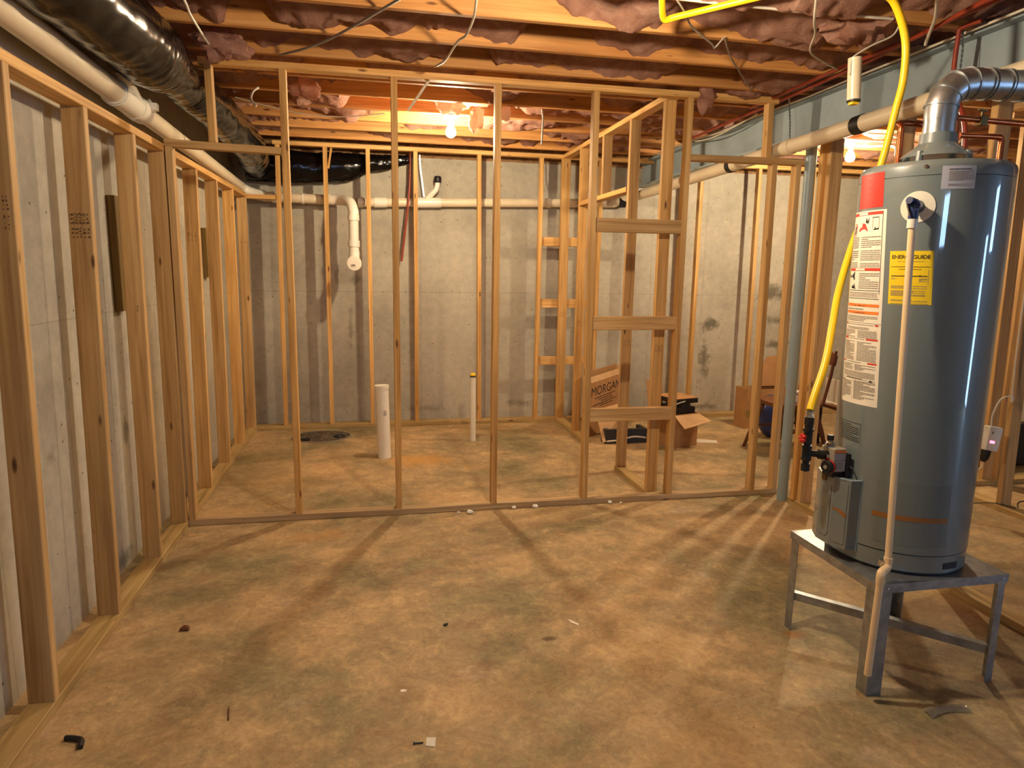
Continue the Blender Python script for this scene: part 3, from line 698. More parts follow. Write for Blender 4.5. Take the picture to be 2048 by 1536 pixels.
o = duct_tube([(-1.035, .8, 2.49), (-1.035, 1.8, 2.493), (-1.03, 2.6, 2.493), (-1.0, 3.2, 2.491), (-.99, 3.50, 2.487), (-.985, 3.68, 2.488), (-.99, 3.80, 2.50), (-1.0, 4.2, 2.505)], [.15, .152, .154, .155, .158, .142, .115, .112], 2, wr=.006).build('flexible_duct', M['duct'], smooth=True)
tag(o, 'thick black plastic wrapped duct under the joists at upper left', 'duct', 'black flexible ducts')
o = duct_tube([(-1.0, 4.205, 2.505), (-.985, 4.36, 2.505), (-.96, 4.7, 2.50), (-.955, 5.3, 2.49), (-.96, 5.9, 2.475), (-.995, 6.4, 2.455), (-1.01, 6.66, 2.44)], [.108, .118, .124, .126, .128, .128, .12], 5, wr=.006).build('flexible_duct', M['duct'], smooth=True)
tag(o, 'dull black duct behind the partition leading to the back left corner', 'duct', 'black flexible ducts')
o = duct_tube([(-1.12, 6.745, 2.43), (-.8, 6.75, 2.44), (-.3, 6.755, 2.455), (.05, 6.76, 2.51), (.35, 6.77, 2.56)], [.14, .15, .13, .075, .035], 8, ry=.62).build('flexible_duct', M['duct'], smooth=True)
tag(o, 'black duct tapering along the top of the back concrete wall', 'duct', 'black flexible ducts')

# ------------------------------------------------------------------ water heater
TX, TY, TR = 2.04, 2.228, .2495
ZB, ZT = .442, 1.928
wh = thing('water_heater', (TX, TY, ZB), 'tall blue grey gas water heater on a galvanized stand', 'water heater')
MB().lathe([(TR-.008, .008), (TR-.002, .012), (TR-.002, .075), (TR-.008, .077), (TR, .08), (TR, ZT-ZB-.055), (TR-.003, ZT-ZB-.053), (TR, ZT-ZB-.051), (TR, ZT-ZB-.022), (TR-.004, ZT-ZB-.010), (TR-.014, ZT-ZB)], (TX, TY, ZB), 96).build('tank', M['tank'], wh, smooth=True)
MB().lathe([(TR-.012, 0), (TR-.012, .010)], (TX, TY, ZB), 64).build('base_ring', M['tankdark'], wh, smooth=True)
def cyl(a, z, lift=0.):
    a = math.radians(a); return V((TX+(TR+lift)*math.cos(a), TY+(TR+lift)*math.sin(a), z))
class Label:
    """a sticker bent round the tank: u,v in 0..1 map to angle and height"""
    def __init__(s, a_tl, a_tr, a_br, a_bl, z0, z1): s.q = (a_tl, a_tr, a_br, a_bl); s.z0 = z0; s.z1 = z1; s.mb = MB(); s.l = .0007
    def pt(s, u, v, lift):
        tl, tr, br, bl = s.q; top = tl+(tr-tl)*u; bot = bl+(br-bl)*u
        return cyl(bot+(top-bot)*v, s.z0+(s.z1-s.z0)*v, lift)
    def rect(s, u0, u1, v0, v1, mi, lift=None):
        if lift is None: lift = s.l*2
        n = max(1, int(abs(u1-u0)*14)); b = len(s.mb.v)
        for k in range(n+1):
            u = u0+(u1-u0)*k/n; s.mb.v += [s.pt(u, v0, lift), s.pt(u, v1, lift)]
        for k in range(n): s.mb.face((b+2*k, b+2*k+2, b+2*k+3, b+2*k+1), mi)
    def poly(s, pts, mi, lift=None):
        b = len(s.mb.v); lift = s.l*2.2 if lift is None else lift
        s.mb.v += [s.pt(u, v, lift) for u, v in pts]; s.mb.face(range(b, b+len(pts)), mi)
    def lines(s, u0, u1, v0, v1, n, mi, seed, fill=.5):
        """rows of unreadable small print"""
        rnd = random.Random(seed); h = (v1-v0)/n
        for k in range(n):
            u = u0; end = u1 if rnd.random() > .25 else u0+(u1-u0)*rnd.uniform(.35, .8)
            while u < end-.004:
                wd = min(rnd.uniform(.02, .075), end-u); s.rect(u, u+wd, v0+h*k, v0+h*k+h*fill, mi); u += wd+.008
    def text(s, txt, u0, u1, v0, v1, mi, spacing=1., bold=0.):
        vs, fs, wd = text_tris(txt, 1., spacing, bold); b = len(s.mb.v)
        s.mb.v += [s.pt(u0+(u1-u0)*x/wd, v0+(v1-v0)*y, s.l*2.2) for x, y in vs]
        for f in fs: s.mb.face([b+i for i in f], mi)
    def done(s, name, mats, label):
        o = s.mb.build(name, mats, wh); o['label'] = label; return o
P6 = [M['paper'], M['ink'], M['inkgrey'], M['inkred'], M['inkorange'], M['yellowlabel']]
L = Label(158.5, 189.5, 191.2, 160.5, 1.779, 1.902); L.rect(0, 1, 0, 1, 0, L.l)
for k in range(26):
    rnd = random.Random(k); u = .38+.24*rnd.random(); v = rnd.choice((.3, .36, .44, .5, .66, .85))+.03*rnd.random(); L.rect(u, u+.02+.03*rnd.random(), v, v+.006+.012*rnd.random(), 1)
L.done('red_label', [M['red'], M['scuff']], 'worn red label at the top left of the tank')
L = Label(149.5, 195.2, 199.6, 154.5, 1.437, 1.770)
L.rect(0, 1, 0, 1, 0, L.l)
L.rect(.03, .93, .952, .985, 3); L.rect(.28, .58, .956, .981, 0, L.l*3); L.lines(.30, .56, .96, .978, 1, 3, 1)
L.rect(.925, .935, .09, .985, 1)
L.poly([(.30, .78), (.36, .83), (.40, .81), (.43, .87), (.52, .86), (.58, .80), (.60, .78)], 3)
L.poly([(.52, .88), (.55, .93), (.58, .88), (.62, .93), (.61, .87), (.56, .86)], 1)
for a in range(24):
    t0 = 2*PI*a/24; t1 = 2*PI*(a+1)/24
    L.poly([(.14+.09*math.cos(t0), .80+.075*math.sin(t0)), (.14+.09*math.cos(t1), .80+.075*math.sin(t1)), (.14+.08*math.cos(t1), .80+.066*math.sin(t1)), (.14+.08*math.cos(t0), .80+.066*math.sin(t0))], 3)
L.poly([(.11, .75), (.12, .83), (.16, .85), (.17, .77)], 1); L.poly([(.08, .745), (.20, .86), (.215, .85), (.095, .738)], 3)
for u in (.71, .85): L.rect(u, u+.008, .80, .92, 2)
L.rect(.70, .86, .918, .926, 1); L.poly([(.72, .785), (.85, .79), (.86, .81), (.79, .80), (.78, .83), (.76, .80)], 1)
L.lines(.05, .34, .60, .73, 6, 2, 2); L.lines(.42, .91, .60, .73, 6, 2, 3)
L.lines(.05, .34, .47, .58, 5, 2, 4); L.lines(.42, .91, .46, .58, 6, 2, 5); L.lines(.05, .34, .385, .45, 3, 2, 6); L.lines(.42, .91, .385, .44, 3, 2, 7)
L.rect(.03, .93, .345, .375, 3); L.rect(.28, .58, .349, .371, 0, L.l*3); L.lines(.30, .56, .353, .367, 1, 3, 8)
L.poly([(.10, .27), (.17, .31), (.24, .30), (.26, .25), (.22, .24), (.20, .27)], 1); L.poly([(.19, .30), (.22, .335), (.26, .33), (.25, .30)], 1); L.poly([(.02, .27), (.03, .295), (.08, .30), (.085, .27)], 1)
L.poly([(.14, .15), (.17, .19), (.22, .17), (.25, .21), (.30, .15), (.34, .14)], 1)
L.lines(.42, .91, .15, .33, 8, 2, 9); L.rect(.03, .93, .125, .131, 1); L.lines(.05, .90, .055, .115, 4, 2, 10); L.rect(.03, .93, .035, .041, 1)
L.done('warning_label', P6, 'white warning label with red bars and small pictures')
L = Label(154.5, 199.6, 204.6, 161.5, 1.053, 1.437)
L.rect(0, 1, 0, 1, 0, L.l)
for v, mi in ((.955, 4), (.885, 4)): L.rect(.04, .94, v, v+.028, mi); L.lines(.30, .66, v+.006, v+.02, 1, 1, int(v*100))
L.lines(.05, .6, .925, .945, 1, 2, 20); L.lines(.05, .92, .815, .872, 4, 2, 21)
for v, a, b in ((.775, .10, .88), (.635, .16, .70), (.405, .10, .76)):
    L.rect(.03, a, v, v+.016, 3); L.rect(b, .95, v, v+.016, 3); L.lines(a+.03, b-.03, v+.002, v+.013, 1, 2, int(v*1000))
L.rect(0, 1, .797, .8, 2); 
L.lines(.10, .75, .735, .762, 2, 2, 22); L.lines(.05, .40, .655, .73, 6, 2, 23); L.lines(.48, .93, .655, .73, 6, 2, 24)
L.lines(.05, .40, .43, .62, 15, 2, 25); L.lines(.48, .93, .43, .62, 15, 2, 26)
L.lines(.05, .38, .335, .395, 5, 2, 27); L.lines(.44, .93, .335, .395, 5, 2, 28); L.lines(.05, .92, .265, .325, 5, 2, 29)
L.rect(.03, .94, .245, .248, 2); L.lines(.2, .65, .25, .262, 1, 1, 30); L.poly([(.80, .235), (.84, .255), (.90, .235)], 1)
L.lines(.04, .36, .05, .235, 16, 2, 31, .6); L.lines(.44, .94, .05, .235, 16, 2, 32, .6)
L.rect(.025, .03, .04, .24, 2); L.rect(.39, .395, .04, .24, 2)
L.done('instruction_label', P6, 'long white instruction label below the warning label')
L = Label(201.6, 233.1, 235.5, 204.2, 1.436, 1.622); L.rect(0, 1, 0, 1, 5, L.l)
L.text('ENERGYGUIDE', .06, .93, .855, .925, 1, .96, .012)
L.lines(.2, .8, .80, .815, 1, 2, 40); L.lines(.05, .93, .70, .72, 1, 1, 41); L.lines(.22, .75, .655, .672, 1, 1, 42)
L.rect(.06, .88, .525, .54, 1); L.rect(.895, .902, .37, .66, 2); L.poly([(.70, .54), (.72, .56), (.74, .54)], 1)
L.lines(.06, .2, .47, .5, 2, 2, 43); L.lines(.70, .88, .43, .5, 4, 2, 44); L.lines(.06, .88, .30, .36, 3, 2, 45)
L.lines(.06, .85, .16, .27, 6, 2, 46); L.lines(.06, .9, .06, .10, 2, 2, 47); L.lines(.06, .93, .012, .03, 1, 2, 48)
L.done('energy_label', P6, 'yellow energy label with black lettering')
L = Label(232.1, 255.5, 255.7, 232.4, 1.827, 1.903); L.rect(0, 1, 0, 1, 0, L.l)
L.lines(.2, .85, .83, .9, 1, 1, 50); L.lines(.2, .94, .36, .8, 9, 2, 51); L.lines(.2, .94, .14, .24, 3, 2, 52)
L.done('silver_label', [M['silverlabel'], M['ink'], M['inkgrey']], 'silver label at the top right of the tank')
L = Label(165.3, 191.8, 191.9, 166.8, .909, .980); 
for r_ in ((0, 1, 0, .02), (0, 1, .98, 1), (0, .008, 0, 1), (.992, 1, 0, 1)): L.rect(*r_, 0)
L.lines(.06, .94, .08, .94, 8, 0, 60, .3)
L.done('rating_plate', [M['ink']], 'black outlined rating plate printed low on the left')
L = Label(211.8, 268.7, 269.9, 211.7, .553, .791); L.rect(0, 1, 0, 1, 0, L.l); L.done('access_film', [M['clear']], 'square of clear film over the lower tank')
L = Label(209.4, 268.7, 268.7, 209.4, .648, .667); L.rect(0, 1, 0, 1, 0, L.l*2); L.done('tape_strip', [M['tape']], 'brown tape strip across the clear film')
L = Label(270.5, 286, 286, 270.5, .468, .492); L.rect(0, 1, 0, 1, 0, .0004); L.done('vent_slot', [M['black']], 'dark slot in the base')
p = cyl(221, 1.905); nrm = V((math.cos(math.radians(221)), math.sin(math.radians(221)), 0))
MB().lathe([(.006, 0), (.006, .003), (.003, .006)], p, 12, axis=nrm).build('screw', M['chrome'], wh, smooth=True)
# relief valve on a white escutcheon
A = 218.3; nA = V((math.cos(math.radians(A)), math.sin(math.radians(A)), 0)); pE = cyl(A, 1.771)
m = MB(); tn = V((-nA.y, nA.x, 0)); b = 0
ring = [(.0, .030), (.0, .056)]
for k in range(48):
    t0 = 2*PI*k/48
    for rr in (.022, .053):
        h = rr*math.cos(t0); a_ = A+math.degrees(h/TR); m.v.append(cyl(a_, 1.771+rr*math.sin(t0), .0022))
for k in range(48): k2 = (k+1) % 48; m.face((2*k, 2*k2, 2*k2+1, 2*k+1))
for k in range(48):
    t0 = 2*PI*k/48; h = .053*math.cos(t0); a_ = A+math.degrees(h/TR); m.v.append(cyl(a_, 1.771+.053*math.sin(t0), 0))
for k in range(48): k2 = (k+1) % 48; m.face((2*k+1, 2*k2+1, 96+k2, 96+k))
m.build('escutcheon', M['pvcwhite'], wh, smooth=True)
MB().tube([pE-nA*.02, pE+nA*.045], .017, 20).build('valve_stem', M['brass'], wh, smooth=True)
vb = MB().tube([pE+nA*.03, pE+nA*.072], .021, 20).tube([pE+nA*.058+V((0, 0, .0)), pE+nA*.058+V((0, 0, -.045))], .016, 18)
vb.tube([pE+nA*.045+V((0, 0, .012)), pE+nA*.085+V((0, 0, .016))-tn*.012], .012, 12)
vb = vb.build('relief_valve', M['bluecap'], wh, smooth=True)
MB().tube([pE+nA*.074-tn*.02+V((0, 0, .008)), pE+nA*.080-tn*.006+V((0, 0, -.035))], .003, 8).build('lever', M['chrome'], vb, smooth=True)
# burner cover
prof = [(1.806, 2.146), (1.760, 2.151), (1.732, 2.213), (1.732, 2.290), (1.760, 2.352), (1.806, 2.357)]
cv = MB().prism([(x, y, .490) for x, y in prof], (0, 0, .274)); cv = cv.build('burner_cover', M['tank'], wh, bevel=.002)
MB().box(1.802, 1.812, 2.1435, 2.148, .484, .770).prism([(x, y, .764) for x, y in [(1.806, 2.144), (1.7595, 2.149), (1.730, 2.212), (1.730, 2.291), (1.745, 2.291), (1.745, 2.22), (1.77, 2.162), (1.806, 2.16)]], (0, 0, .003)).build('cover_edge', M['post'], cv)
MB().prism([(1.732, 2.222, .535), (1.732, 2.232, .52), (1.732, 2.272, .52), (1.732, 2.282, .535), (1.732, 2.282, .725), (1.732, 2.222, .725)], (-.0025, 0, 0)).build('raised_panel', M['tank'], cv, bevel=.002)
a_ = V((1.760, 2.151, 0)); b_ = V((1.732, 2.213, 0)); nn = V((-(b_-a_).y, (b_-a_).x, 0)).normalized(); nn = nn if nn.x < 0 else -nn
pp = lambda t, z: a_+(b_-a_)*t+V((0, 0, z))
MB().prism([pp(.12, .51), pp(.84, .51), pp(.84, .75), pp(.12, .75)], nn*.0022).build('raised_panel', M['tank'], cv, bevel=.002)
m = MB()
tp = [(.10, .630), (.3, .641), (.62, .647), (.92, .649), (.92, .641), (.62, .636), (.3, .622), (.12, .616)]
m.prism([pp(t, z)+nn*.0024 for t, z in tp], nn*.0006); m.build('tape_strip', M['tape'], cv)
# gas control valve
m = MB().box(1.738, 1.792, 2.237, 2.312, .772, .862); cvx = m.build('gas_control', M['valvebox'], wh, bevel=.002)
MB().box(1.7405, 1.7895, 2.2355, 2.2368, .778, .815).box(1.7405, 1.7895, 2.2355, 2.2368, .82, .845).build('printed_plate', M['silverlabel'], cvx)
MB().box(1.7405, 1.7895, 2.2352, 2.2368, .848, .855).build('orange_stripe', M['inkorange'], cvx)
m = MB()
for k in range(4): m.box(1.750, 1.779, 2.2350, 2.2355, .784+k*.007, .787+k*.007)
m.build('printed_marks', M['inkgrey'], cvx)
MB().lathe([(.020, 0), (.017, .012), (.010, .020), (.010, .03)], (1.752, 2.285, .862), 18).build('igniter_base', M['chrome'], cvx, smooth=True)
MB().lathe([(.013, 0), (.013, .016), (.011, .02)], (1.752, 2.285, .888), 18).build('igniter_button', M['black'], cvx, smooth=True)
kb = MB().lathe([(.026, 0), (.026, .020), (.022, .026), (.009, .027)], (1.738, 2.252, .792), 24, axis=(-1, -.25, 0)).build('control_knob', M['black'], cvx, smooth=True)
MB().lathe([(.0265, .004), (.0265, .011)], (1.738, 2.252, .792), 24, axis=(-1, -.25, 0)).build('red_ring', M['redplastic'], kb, smooth=True)
MB().lathe([(.008, .0265), (.008, .029)], (1.738, 2.252, .792), 16, axis=(-1, -.25, 0)).build('knob_center', M['inkgrey'], kb, smooth=True)
MB().tube([(1.738, 2.27, .822), (1.718, 2.266, .830)], .012, 14).build('pilot_fitting', M['chrome'], cvx, smooth=True)
MB().box(1.745, 1.80, 2.245, 2.305, .748, .772).box(1.792, 1.802, 2.222, 2.30, .752, .845).build('bracket', M['black'], cvx)
MB().lathe([(.014, 0), (.014, .006)], (1.757, 2.300, .735), 16, axis=(-1, 0, 0)).build('sight_glass', M['brass'], cvx, smooth=True)
MB().tube(catmull([(1.80, 2.236, .80), (1.806, 2.215, .79), (1.812, 2.200, .765), (1.815, 2.195, .748)], 5), .0018, 6).build('thermocouple_wire', M['tankdark'], cvx, smooth=True)
cvx.location += V((-.023, -.032, .015))
# draft hood
hd = MB().lathe([(.118, .035), (.112, .045), (.085, .066), (.062, .085), (.060, .12)], (TX-.005, TY, ZT), 40)
hd = hd.build('draft_hood', M['tank'], wh, smooth=True)
for a in (20, 110, 200, 290):
    c_, s_ = math.cos(math.radians(a)), math.sin(math.radians(a)); MB().tube([(TX-.005+.112*c_, TY+.112*s_, ZT-.001), (TX-.005+.108*c_, TY+.108*s_, ZT+.05)], .012, 8).build('hood_leg', M['tank'], wh)

# vent pipe
w = thing('vent_pipe', (TX-.005, TY, ZT+.1), 'shiny galvanized vent pipe elbowing right above the water heater', 'pipe')
vx = TX-.005; rv = .0525
MB().lathe([(rv, .105), (rv, .17)], (vx, TY, ZT), 36).build('collar', M['galv'], w, smooth=True)
MB().tube([(vx, TY, ZT+.165), (vx, TY, ZT+.185), (vx, TY, ZT+.20)], rv+.001, 36).build('bead', M['galv'], w, smooth=True)
gor = [(vx, TY, ZT+.17), (vx, TY, ZT+.215), (vx+.012, TY, ZT+.258), (vx+.052, TY, ZT+.29), (vx+.105, TY, ZT+.302), (vx+.14, TY, ZT+.304)]
MB().tube(gor, rv+.002, 36).build('elbow', M['galv'], w, smooth=True)
for i in range(1, 5):
    d_ = (V(gor[i+1])-V(gor[i-1])).normalized(); MB().tube([V(gor[i])-d_*.003, V(gor[i])+d_*.003], rv+.0055, 36).build('elbow_seam', M['galvdull'], w, smooth=True)
MB().tube([(vx+.135, TY, ZT+.304), (vx+1.2, TY, ZT+.335)], rv, 36).build('straight_pipe', M['galv'], w, smooth=True)
for x in (.17, .185, .25, .262, .33, .345, .36, .42, .6): MB().tube([(vx+x-.003, TY, ZT+.300+.029*x), (vx+x+.003, TY, ZT+.300+.029*x)], rv+.0045, 36).build('pipe_bead', M['galv'], w, smooth=True)

# discharge pipe
w = thing('discharge_pipe', (1.80, 1.96, .1), 'thin cream pipe running down the front of the water heater from its relief valve', 'pipe')
pd = pE+nA*.058; bot = V((1.797, 1.972, .508)); r0 = .0118
MB().tube([pd+V((0, 0, -.045)), pd+V((0, 0, -.075))], .0165, 18).build('adapter', M['pvcwhite'], w, smooth=True)
MB().tube([pd+V((0, 0, -.06)), bot+V((0, 0, .01))], r0, 18).build('pipe', M['cpvc'], w, smooth=True)
e2 = V((1.738, 1.932, .498))
MB().tube(catmull([bot+V((0, 0, .03)), bot, bot+(e2-bot)*.25+V((0, 0, -.006)), e2+(bot-e2)*.25, e2+V((0, 0, -.003)), e2+V((0, 0, -.035))], 6), .0150, 18).build('elbow', M['cpvc'], w, smooth=True)
MB().tube([e2+V((0, 0, -.02)), V((1.734, 1.937, .105))], r0+.0008, 18).build('pipe', M['cpvc'], w, smooth=True)
MB().box(bot.x-.03, bot.x-.012, bot.y+.0, bot.y+.012, .505, .528).build('strap_clip', M['chrome'], w)

# ------------------------------------------------------------------ stand
w = thing('stand', (2.03, 2.2, 0), 'galvanized sheet metal stand under the water heater', 'stand')
sx0, sx1, sy0, sy1, sz = 1.752, 2.315, 1.955, 2.478, .441
MB().box(sx0, sx1, sy0, sy1, sz-.003, sz).box(sx0, sx1, sy0, sy0+.003, sz-.034, sz-.003).box(sx0, sx0+.003, sy0+.003, sy1, sz-.034, sz-.003).box(sx1-.003, sx1, sy0+.003, sy1, sz-.034, sz-.003).box(sx0+.003, sx1-.003, sy1-.003, sy1, sz-.034, sz-.003).build('top_sheet', M['galvdull'], w)
def leg(x, y, ix, iy, wd=.05, wd2=.05):
    t_ = .003; m = MB()
    m.box(min(x, x+ix*wd), max(x, x+ix*wd), min(y, y+iy*t_), max(y, y+iy*t_), 0, sz-.004)
    m.box(min(x, x+ix*t_), max(x, x+ix*t_), min(y+iy*t_, y+iy*wd2), max(y+iy*t_, y+iy*wd2), 0, sz-.004)
    return m.build('leg', M['galvdull'], w)
leg(1.757, 1.960, 1, 1, .062, .055); leg(2.310, 1.960, -1, 1, .032, .04); leg(1.757, 2.473, 1, -1, .032, .045); leg(2.310, 2.473, -1, -1, .05, .05)
A_ = V((1.762, 2.45, .152)); B_ = V((2.300, 1.975, .118)); dd = (B_-A_).normalized(); nn = V((-dd.y, dd.x, 0))
MB().prism([A_+V((0, 0, -.016)), B_+V((0, 0, -.016)), B_+V((0, 0, .016)), A_+V((0, 0, .016))], nn*.003).prism([A_+V((0, 0, .016)), B_+V((0, 0, .016)), B_+V((0, 0, .016))+nn*.03, A_+V((0, 0, .016))+nn*.03], (0, 0, .002)).build('brace', M['galvdull'], w)
for p_, ax_ in (((1.795, sy0, sz-.018), (0, -1, 0)), ((2.29, sy0, sz-.018), (0, -1, 0)), ((1.766, 1.960, .125), (0, -1, 0)), ((1.766, 1.960, .15), (0, -1, 0)), ((sx0, 2.44, sz-.018), (-1, 0, 0))):
    MB().lathe([(.005, 0), (.005, .002), (.002, .004)], p_, 10, axis=ax_).build('rivet', M['chrome'], w, smooth=True)

# ------------------------------------------------------------------ gas line
gx, gy = 1.628, 2.250
w = thing('gas_hose', (gx, gy, .994), 'yellow flexible gas hose rising behind the water heater to the ceiling', 'hose')
MB().tube(catmull([(gx, gy, 1.024), (gx+.022, gy+.016, 1.07), (1.722, 2.315, 1.20), (1.79, 2.385, 1.34), (1.86, 2.46, 1.47), (1.95, 2.525, 1.65), (2.03, 2.545, 1.85), (2.066, 2.535, 2.02), (2.088, 2.52, 2.20), (2.100, 2.51, 2.32), (2.085, 2.505, 2.46), (2.02, 2.50, 2.58), (1.95, 2.495, 2.615), (1.80, 2.48, 2.63)], 8), .0145, 18).build('hose', M['yellow'], w, smooth=True)
m = MB()
for k in range(6): m.tube([(gx, gy, .996+k*.005), (gx, gy, .999+k*.005)], .0135, 16)
m.build('ribbed_end', M['chrome'], w, smooth=True)
o = MB().tube(catmull([(1.60, 2.62, 2.635), (1.42, 2.80, 2.625), (1.275, 2.885, 2.602), (1.235, 2.893, 2.590), (1.205, 2.86, 2.60), (1.13, 2.70, 2.632)], 8), .0135, 16).build('gas_hose', M['yellow'], smooth=True)
tag(o, 'bent piece of yellow gas hose at the top edge of the photo', 'hose')
w = thing('gas_valve', (gx, gy, .764), 'black iron gas pipe tee with a red shut off handle left of the heater', 'valve')
m = MB().tube([(gx, gy, .997), (gx, gy, .969)], .0185, 6).tube([(gx, gy, .969), (gx, gy, .934)], .0155, 16).tube([(gx, gy, .952), (gx, gy, .942)], .021, 6).tube([(gx, gy, .939), (gx, gy, .894)], .0165, 8)
m.build('shutoff_body', M['blackiron'], w, smooth=True)
m = MB().tube([(gx, gy, .894), (gx, gy, .784)], .0125, 16).tube([(gx, gy, .886), (gx, gy, .874)], .0185, 16).tube([(gx, gy, .876), (gx, gy, .832)], .0175, 16).tube([(gx, gy, .840), (gx, gy, .828)], .019, 16)
m.tube([(gx, gy, .856), (gx+.045, gy-.01, .852)], .013, 14).tube([(gx+.045, gy-.01, .852), (gx+.063, gy-.014, .850)], .019, 14).tube([(gx+.06, gy-.012, .850), (1.716, 2.245, .850)], .013, 14)
m.build('tee_fitting', M['blackiron'], w, smooth=True)
MB().tube([(gx, gy, .814), (gx, gy, .786)], .0165, 16).build('drip_cap', M['blackiron'], w, smooth=True)
m = MB().tube([(gx-.010, gy-.005, .919), (gx-.030, gy-.012, .919)], .005, 8)
for k in range(5):
    a_ = 2*PI*k/5; m.blob((gx-.032, gy-.013+.011*math.cos(a_), .919+.011*math.sin(a_)), (.008, .008, .008), .1, 5, k, 6)
m.blob((gx-.032, gy-.013, .919), (.007, .012, .012), .05, 5, 1, 6)
m.build('handle', M['redplastic'], w, smooth=True)

# copper lines above the tank
def cop(path, label, mat='copper', r=.011):
    o = MB().tube(catmull(path, 5), r, 14).build('water_pipe', M[mat], smooth=True); return tag(o, label, 'pipe', 'copper water pipes above the heater')
cop([(2.178, 2.30, ZT-.005), (2.178, 2.30, 2.10), (2.18, 2.30, 2.122), (2.20, 2.30, 2.128), (2.72, 2.30, 2.118)], 'copper water pipe rising from the heater top and turning right')
cop([(2.0, 2.37, ZT-.005), (1.998, 2.37, 2.05), (1.998, 2.372, 2.10), (2.02, 2.40, 2.12), (2.20, 2.40, 2.12)], 'copper water pipe rising behind the left side of the vent')
cop([(2.25, 2.36, 2.080), (2.42, 2.36, 2.083), (2.445, 2.36, 2.075), (2.45, 2.36, 2.04), (2.45, 2.36, 1.70)], 'lower copper water pipe turning down right of the vent')
o = MB().box(2.27, 2.30, 2.285, 2.315, 2.105, 2.14).tube([(2.285, 2.30, 2.135), (2.285, 2.30, 2.16)], .006, 10).tube([(2.262, 2.298, 2.164), (2.308, 2.302, 2.162)], .005, 8).build('stop_valve', M['brass'], bevel=.003)
tag(o, 'small brass stop valve on the copper water pipe', 'valve')

# ------------------------------------------------------------------ light bulbs
def bulb(loc, glass, label, zt=ZJ):
    x, y, z = loc
    w = thing('ceiling_bulb', (x, y, z), label, 'lamp', 'bare bulbs in ceiling sockets')
    MB().lathe([(.058, 0), (.058, -.012), (.045, -.022), (.026, -.030), (.024, -.052)], (x, y, zt), 28).build('socket', M['porcelain'], w, smooth=True)
    if zt < ZJ-.01: MB().tube(catmull([(x, y, zt-.005), (x+.01, y+.02, zt+.06), (x+.02, y+.10, 2.66), (x+.03, y+.185, 2.70)], 5), .006, 8).build('cord', M['cable'], w, smooth=True)
    MB().lathe([(.014, zt-.050-z), (.018, .052), (.029, .028), (.038, .0), (.036, -.016), (.024, -.031), (.007, -.038)], (x, y, z), 28).build('glass_bulb', M[glass], w, smooth=True)
bulb((.579, 5.209, 2.528), 'bulb', 'bare lit bulb hanging under a joist behind the partition')
bulb((3.925, 5.21, 2.508), 'bulbright', 'bare lit bulb beyond the steel beam left of the water heater')
bulb((.80, 2.23, 2.47), 'bulbnear', 'bare lit bulb above the camera, over the top edge of the photo', 2.56)

# ------------------------------------------------------------------ cables, straps and tubes overhead
def cable(path, label, mat='cable', r=.0045, n=8, name='cable', grp='loose cables under the joists'):
    o = MB().tube(catmull(path, 8), r, n).build(name, M[mat], smooth=True); return tag(o, label, 'cable', grp)
cable([(-.755, 3.0, 2.655), (-.758, 3.28, 2.63), (-.765, 3.40, 2.615), (-.762, 3.52, 2.60), (-.772, 3.75, 2.605), (-.785, 3.96, 2.64)], 'white cable draped beside the thick black duct', r=.006)
cable([(.20, 2.93, 2.63), (.129, 3.06, 2.635), (-.134, 3.527, 2.625), (-.30, 3.76, 2.62), (-.466, 4.0, 2.64)], 'straight grey cable crossing two joists at a slant', 'cablegrey', .006)
cable([(.435, 2.96, 2.64), (.45, 3.14, 2.62), (.44, 3.32, 2.60), (.416, 3.458, 2.61), (.385, 3.72, 2.60), (.354, 3.98, 2.635)], 'white cable looping under the joists near the middle', 'cable', .006)
cable([(.338, 4.176, 2.607), (.32, 4.185, 2.59), (.27, 4.21, 2.52), (.216, 4.25, 2.452)], 'cut white cable end poking down through the partition top plate', 'cable', .008)
cable([(1.225, 2.787, 2.64), (1.30, 2.86, 2.62), (1.42, 3.03, 2.622), (1.60, 3.19, 2.612), (1.633, 3.221, 2.607), (1.66, 3.19, 2.645)], 'thin grey cable sagging behind the bent yellow hose', 'cablegrey', .004)
cable([(1.66, 3.18, 2.645), (1.80, 3.38, 2.63), (2.05, 3.70, 2.635), (2.302, 4.02, 2.645)], 'thin grey cable running to the right end of the partition plate', 'cablegrey', .004)
cable([(1.10, 2.797, 2.642), (1.40, 2.80, 2.640), (1.844, 2.797, 2.640), (2.035, 2.79, 2.640), (2.25, 2.79, 2.644)], 'white cable stapled along the edge of the top right joist', 'cable', .006)
cable([(1.774, 2.651, 2.635), (1.86, 2.78, 2.60), (1.99, 2.96, 2.615), (2.094, 3.14, 2.60), (2.30, 3.32, 2.615), (2.52, 3.5, 2.64)], 'white cable hanging in two loops left of the capped pipe stub', 'cable', .005)
cable([(2.675, 6.4, 2.655), (2.68, 5.54, 2.645), (2.665, 5.11, 2.618), (2.668, 4.68, 2.632), (2.68, 4.085, 2.630), (2.67, 3.54, 2.632), (2.67, 2.56, 2.636), (2.67, 1.6, 2.636)], 'long white cable running along the top of the steel beam', 'cable', .006)
cable([(2.66, 4.55, 2.64), (2.64, 4.9, 2.60), (2.645, 5.2, 2.59), (2.66, 5.5, 2.62)], 'short slack white cable under the beam cable near the partition', 'cable', .005)
cable([(2.25, 2.55, 2.645), (2.40, 2.72, 2.635), (2.50, 2.86, 2.62), (2.54, 2.92, 2.60)], 'white cable at the upper right beside the orange tubes', 'cable', .007)
cable([(1.19, 4.9, 2.66), (1.20, 4.90, 2.60), (1.198, 4.90, 2.50), (1.195, 4.90, 2.42)], 'short cable end dangling straight down right of the lit bulb', 'cablegrey', .006)
